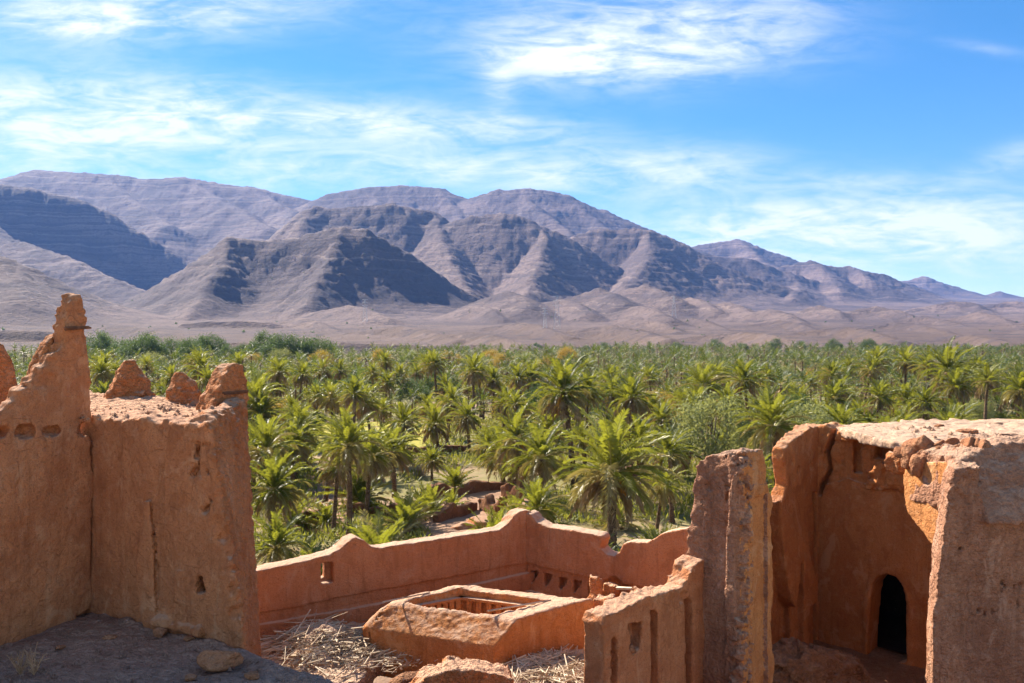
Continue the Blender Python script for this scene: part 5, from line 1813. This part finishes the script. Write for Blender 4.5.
cand = []
tries = 0
while len(cand) < 265 and tries < 20000:
    tries += 1
    d_ = 42 + 118 * random.random() ** 0.85
    px_ = random.uniform(60, 1060)
    x, y = (px_ - 512) / F * d_, d_
    R = random.uniform(1.9, 3.1)
    if is_open(px_, d_, 8) or not free(x, y, R):
        continue
    if d_ < 95 and 395 < px_ < 540:
        continue
    if d_ < 62 and (px_ > 700 or px_ < 330) and random.random() < 0.5:
        continue
    TAKEN.append((x, y, R * 0.9))
    cand.append((x, y, R, px_, d_))
for x, y, R, px_, d_ in cand:
    if random.random() < 0.16 and d_ < 140:
        a, b = zone(px_, d_)
        plant_young(x, y, R / 3.0, 'bushy young palm %s, %s' % (a, b), 'young palms %s, %s' % (a, b))
        continue
    a, b = zone(px_, d_)
    hmax = 9.2 if d_ > 80 else 6.8
    h = random.uniform(3.0, hmax) * 0.92 if random.random() < 0.8 else random.uniform(1.8, 3.5)
    plant_palm(x, y, h, R, 'green date palm %s, %s' % (a, b), 'date palms %s, %s' % (a, b))

# beyond the 300 nearest: one mass of simpler palms
def far_palm(seed):
    g = np.random.default_rng(seed)
    V, T, M = crown_mesh(seed, 3.3, 19, 8, 0.19, seg=4)
    M = np.where((M == 1) & (g.random(len(M)) < 0.6), 0, M)
    Hh = 6.0
    tv, tq = stick_mesh('t', [((0, 0, -.3), (0, 0, Hh), 0.22)], None)
    k_ = len(V)
    TT = np.concatenate([tq[:, [0, 1, 2]], tq[:, [0, 2, 3]]]) + k_
    sv, st_ = skirt_mesh(seed + 9, 3.0, 4, 4, 0.25, seg=4)
    return np.concatenate([V + (0, 0, Hh), tv, sv + (0, 0, Hh)]), np.concatenate([T, TT, st_ + k_ + len(tv)]), np.concatenate([M, np.full(len(TT), 2), np.full(len(st_), 3)])


FP = [far_palm(700 + i) for i in range(5)]
AV, AT, AM = [], [], []
off = 0
g = np.random.default_rng(99)
pts = []
cell = {}
for _ in range(42000):
    d_ = 120 + 500 * g.random() ** 0.8
    px_ = g.uniform(-120, 1150)
    x, y = (px_ - 512) / F * d_, d_
    lim = g.uniform(3.8, 6.8) if d_ < 300 else g.uniform(5.5, 7.9)
    edge = 330 if px_ < 330 else 480 if px_ < 560 else 600
    if d_ > edge + 45 * math.sin(px_ * 0.031) + 35 * math.sin(px_ * 0.083) + g.normal(0, 30) or is_open(px_, d_):
        continue
    c = (int(x // 8), int(y // 8))
    if any((u_ - x) ** 2 + (v_ - y) ** 2 < lim ** 2 for i in (-1, 0, 1) for j in (-1, 0, 1) for u_, v_ in cell.get((c[0] + i, c[1] + j), ())):
        continue
    if d_ < 165 and 60 < px_ < 1060 and not free(x, y, 2.2):
        continue
    cell.setdefault(c, []).append((x, y))
    pts.append((x, y, d_))
for x, y, d_ in pts:
    v, t, m_ = FP[g.integers(5)]
    a = g.uniform(0, 6.28)
    s = g.uniform(0.65, 1.1)
    hh = g.choice([g.uniform(0.25, 0.6), g.uniform(0.45, 0.9), g.uniform(0.75, 1.2)])
    c, sn = math.cos(a), math.sin(a)
    W_ = np.stack([(v[:, 0] * c - v[:, 1] * sn) * s + x, (v[:, 0] * sn + v[:, 1] * c) * s + y, v[:, 2] * s - 6.0 * s * (1 - hh)], 1)
    AV.append(W_.astype(np.float32))
    AT.append((t + off).astype(np.int32))
    AM.append(m_)
    off += len(v)
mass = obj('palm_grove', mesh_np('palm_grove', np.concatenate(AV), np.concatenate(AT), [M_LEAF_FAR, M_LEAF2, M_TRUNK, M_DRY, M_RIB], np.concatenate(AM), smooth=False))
tag(mass, kind='stuff')
print('far palms', len(pts), 'faces', sum(len(t) for t in AT), 'near', len(cand))

# undergrowth: tufts of leaves between the trunks
def tufts(n, seed, d0, d1, px0, px1, size, dens):
    g = np.random.default_rng(seed)
    d_ = d0 + (d1 - d0) * g.random(n) ** 0.8
    px_ = g.uniform(px0, px1, n)
    ok = np.ones(n, bool)
    for a, b, c, e in OPEN:
        ok &= ~((px_ > a) & (px_ < b) & (d_ > c) & (d_ < e))
    x, y = (px_ - 512) / F * d_, d_
    nz_ = fbm(np.stack([x, y, 0 * x], 1), 0.11, 3, 88)
    ok &= nz_ > -0.25
    x, y, d_ = x[ok], y[ok], d_[ok]
    z = ground_h(x, y)
    V, Q = [], []
    off = 0
    k_ = len(x)
    for j in range(dens):
        a = g.uniform(0, 6.28, k_)
        el = g.uniform(0.3, 1.3, k_)
        L = size * g.uniform(0.4, 1.3, k_)
        b = np.stack([x + g.normal(0, size * .5, k_), y + g.normal(0, size * .5, k_), z + g.uniform(0, size * .5, k_)], 1)
        e = np.stack([np.cos(a) * np.cos(el), np.sin(a) * np.cos(el), np.sin(el)], 1) * L[:, None]
        s = np.stack([-np.sin(a), np.cos(a), 0 * a], 1) * (L * 0.09)[:, None]
        V.append(np.stack([b, b + e * 0.6 + s, b + e, b + e * 0.6 - s], 1).reshape(-1, 3))
        Q.append(np.arange(k_ * 4).reshape(-1, 4) + off)
        off += k_ * 4
    return np.concatenate(V), np.concatenate(Q)


v1, q1 = tufts(17000, 5, 30, 130, 120, 1060, 0.6, 10)
v2, q2 = tufts(3500, 6, 120, 330, -60, 1100, 1.2, 6)
tag(obj('undergrowth', mesh_np('undergrowth', np.concatenate([v1, v2]), np.concatenate([q1, q2 + len(v1)]), M_SCRUB, smooth=False)), kind='stuff')

# the yellow field, the bare yard and tumbled garden walls in the clearing
def patch_obj(name, a, b, c, d, mat_, dz, grass=False):
    n = 40
    t = np.linspace(0, 2 * math.pi, n, endpoint=False)
    pxs = (a + b) / 2 + (b - a) / 2 * np.sign(np.cos(t)) * np.abs(np.cos(t)) ** 0.6
    ds = (c + d) / 2 + (d - c) / 2 * np.sign(np.sin(t)) * np.abs(np.sin(t)) ** 0.6
    ds = ds + 1.2 * np.sin(t * 5 + a)
    ring = [np.stack([(pxs - 512) / F * ds, ds], 1)]
    cc = ring[0].mean(0)
    V, Q = [], []
    for i, f in enumerate(np.linspace(1, 0.02, 12)):
        p = cc + (ring[0] - cc) * f
        V.append(np.stack([p[:, 0], p[:, 1], ground_h(p[:, 0], p[:, 1]) + dz], 1))
        if i:
            k_ = np.arange(n)
            Q.append(np.stack([(i - 1) * n + k_, (i - 1) * n + (k_ + 1) % n, i * n + (k_ + 1) % n, i * n + k_], 1))
    return tag(obj(name, mesh_np(name, np.concatenate(V), np.concatenate(Q), mat_)), kind='structure')


patch_obj('field', 290, 430, 95, 130, M_FIELD, 0.10)
patch_obj('field', 500, 550, 92, 112, M_FIELD, 0.10)
patch_obj('yard', 420, 545, 49, 72, M_YARD, 0.09)
patch_obj('yard', 300, 350, 55, 82, M_YARD, 0.09)
patch_obj('field', 215, 420, 255, 330, M_FIELD, 0.3)
gdn = [((425, 66), (520, 72), 1.3, 'long low mud wall at the back of the clearing'), ((440, 58), (478, 63), 1.2, 'broken mud wall across the left of the clearing'),
       ((478, 63), (500, 60), 1.5, 'tumbled corner of mud wall in the middle of the clearing'), ((497, 55), (520, 58), 1.0, 'low broken mud wall at the right of the clearing'),
       ((452, 54), (470, 53), 0.7, 'worn heap of old mud wall near the front of the clearing'), ((398, 93), (470, 96), 1.1, 'straight mud wall below the yellow field'),
       ((600, 76), (648, 78), 1.4, 'reddish garden wall between the palms above the largest palm'), ((302, 58), (338, 60), 1.0, 'mud wall in the shade left of the bushy young palm'),
       ((655, 80), (690, 82), 1.5, 'reddish garden wall left of the pier among palms'), ((352, 62), (400, 61), 0.9, 'low garden wall behind the parapet peak'), ((500, 68), (520, 66), 1.6, 'stub of mud wall at the right end of the clearing')]
for i, ((p0, d0), (p1, d1), h_, lab) in enumerate(gdn):
    a, b = np.array([(p0 - 512) / F * d0, d0]), np.array([(p1 - 512) / F * d1, d1])
    pl = Plane(a, b)
    g = np.random.default_rng(800 + i)
    n = 7
    tp = [(pl.len * t, h_ * g.uniform(0.55, 1.1)) for t in np.linspace(1, 0, n)]
    po = [(0, -0.5), (pl.len, -0.5)] + tp
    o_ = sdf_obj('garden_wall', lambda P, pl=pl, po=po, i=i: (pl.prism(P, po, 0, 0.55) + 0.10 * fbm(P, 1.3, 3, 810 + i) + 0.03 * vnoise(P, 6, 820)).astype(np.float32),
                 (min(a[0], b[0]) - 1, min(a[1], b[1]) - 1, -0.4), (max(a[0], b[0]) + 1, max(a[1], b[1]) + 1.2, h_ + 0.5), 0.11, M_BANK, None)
    tag(o_, lab, 'wall')
# clods and fallen earth in the clearing
cl_m = [stone_mesh('earth_mound', 0.8, 840 + i, M_ROUGH) for i in range(3)]
for i, (px_, d_, s_, lab) in enumerate(((486, 57, 1.2, 'rounded mound of fallen earth in the middle of the clearing'), (462, 56, 0.8, 'smaller mound of earth left of the rounded one'), (508, 53, 0.9, 'reddish lump of earth near the parapet corner palm'))):
    o_ = obj('earth_mound', cl_m[i], None, ((px_ - 512) / F * d_, d_, 0.25))
    o_.scale = (s_ * 1.3, s_, s_ * 0.9)
    tag(o_, lab, 'mound')
# leafless thorn bushes round the clearing
for i, (px_, d_, s_, lab) in enumerate(((388, 84, 1.5, 'leafless grey thorn bush left of the clearing'), (372, 90, 1.2, 'bare twiggy bush in front of the yellow field'), (420, 78, 1.1, 'thin bare bush beside the leaning palm'), (548, 62, 0.9, 'dry twiggy bush right of the clearing'))):
    g = np.random.default_rng(860 + i)
    sg = []
    for j in range(170):
        a, el = g.uniform(0, 6.28), g.uniform(0.2, 1.5)
        L = g.uniform(0.5, 1.4) * s_
        e = np.array([math.cos(a) * math.cos(el), math.sin(a) * math.cos(el), math.sin(el)]) * L
        s0 = e * g.uniform(0.0, 0.5)
        sg.append((s0, e + g.normal(0, 0.18 * s_, 3), 0.012 * s_))
    V, Q = stick_mesh('b', sg, None)
    o_ = obj('thorn_bush', mesh_np('thorn_bush', V, Q, M_TWIG, smooth=False), None, ((px_ - 512) / F * d_, d_, 0.0))
    tag(o_, lab, 'bush')
# ------------------------------------------------------------------ small things
def pylon(px, d, h, label):
    x = (px - 512) / F * d
    z = float(hill_z(x, d))
    S = []
    w0, w1 = h * 0.10, h * 0.018
    n = 7
    cs = [(-1, -1), (1, -1), (1, 1), (-1, 1)]
    for i in range(n):
        a, b = i / n, (i + 1) / n
        wa, wb = w0 + (w1 - w0) * a, w0 + (w1 - w0) * b
        for j in range(4):
            c, e = cs[j], cs[(j + 1) % 4]
            S.append(((c[0] * wa, c[1] * wa, h * a), (c[0] * wb, c[1] * wb, h * b), 0.14))
            S.append(((c[0] * wa, c[1] * wa, h * a), (e[0] * wb, e[1] * wb, h * b), 0.09))
    o = empty('lattice_mast', (x, d, z), label, 'mast')
    V, Q = stick_mesh('m', S, None)
    obj('mast', mesh_np('mast', V, Q, M_METAL, smooth=False), o)
    S = []
    for zz in (0.72, 0.86, 0.98):
        S += [((-h * 0.13, 0, h * zz), (h * 0.13, 0, h * zz), 0.14), ((-h * 0.13, 0, h * zz), (0, 0, h * (zz + 0.05)), 0.08), ((h * 0.13, 0, h * zz), (0, 0, h * (zz + 0.05)), 0.08)]
    V, Q = stick_mesh('m', S, None)
    obj('crossarm', mesh_np('crossarm', V, Q, M_METAL, smooth=False), o)


pylon(557, 1150, 44, 'tall pale lattice mast on the plain, before the middle of the mountains')
pylon(365, 1300, 34, 'thin lattice mast at the foot of the front hill')
pylon(545, 950, 22, 'small lattice mast left of and nearer than the tall pale mast')
pylon(674, 1350, 34, 'distant lattice mast on the plain to the right')

# scrub dotted over the stony plain
g = np.random.default_rng(31)
V, Q = [], []
off = 0
for i in range(130):
    d_ = 560 + 1500 * g.random() ** 1.6
    px_ = g.uniform(-40, 1060)
    x = (px_ - 512) / F * d_
    z = float(hill_z(x, d_))
    s = g.uniform(0.4, 0.9) * (1 + (d_ > 1000) * 0.7)
    m_ = 24
    P = np.array([x, d_, z + s * 0.5]) + g.normal(size=(m_, 3)) * s * 0.6
    e = g.normal(size=(m_, 3)) * s * 0.4
    f_ = g.normal(size=(m_, 3)) * s * 0.4
    V.append(np.stack([P - e, P + f_, P + e, P - f_], 1).reshape(-1, 3))
    Q.append(np.arange(m_ * 4).reshape(-1, 4) + off)
    off += m_ * 4
tag(obj('desert_scrub', mesh_np('desert_scrub', np.concatenate(V), np.concatenate(Q), M_DARKLEAF, smooth=False)), kind='stuff')

# stones and weeds on the shaded terrace
tz = rel(-3.93)
for i, (px_, py_, d_, r_, lab) in enumerate(((222, 669, 10.15, 0.20, 'rounded reddish boulder on the shaded terrace in front of the tower'), (190, 683, 9.75, 0.06, 'small stone left of the boulder, at the bottom edge'),
                                             (252, 681, 9.8, 0.07, 'flat stone in front of the boulder'), (110, 641, 11.05, 0.06, 'tiny pale stone on the terrace near the tower wall'), (160, 633, 11.2, 0.09, 'fallen lump of plaster at the foot of the tower wall'),
                                             (60, 652, 10.7, 0.05, 'tiny stone on the terrace left of the tower corner'), (190, 640, 11.0, 0.07, 'crumb of plaster under the loophole of the tower'))):
    p = at(px_, py_, d_)
    o_ = obj('stone', stone_mesh('stone', r_, 900 + i, M_STONE), None, (p[0], p[1], tz + r_ * 0.45))
    o_.scale = (1.15, 1.0, 0.75)
    o_.rotation_euler = (0, 0, i * 1.3)
    tag(o_, lab, 'stone')
for i, (px_, py_, lab) in enumerate(((20, 672, 'dry weed stalks at the bottom left corner of the terrace'), (34, 668, 'second tuft of dry stalks, right of the one in the corner'))):
    p = at(px_, py_, 9.9)
    g = np.random.default_rng(920 + i)
    sg = []
    for j in range(16):
        a, el = g.uniform(0, 6.28), g.uniform(0.9, 1.5)
        L = g.uniform(0.12, 0.32)
        e = np.array([math.cos(a) * math.cos(el), math.sin(a) * math.cos(el), math.sin(el)]) * L
        sg.append((np.zeros(3), e, 0.005))
        for q_ in range(3):
            b = e * g.uniform(0.5, 1)
            sg.append((b, b + g.normal(0, 0.04, 3), 0.004))
    V, Q = stick_mesh('w', sg, None)
    tag(obj('dry_weed', mesh_np('dry_weed', V, Q, M_WOOD, smooth=False), None, (p[0], p[1], tz)), lab, 'weed')
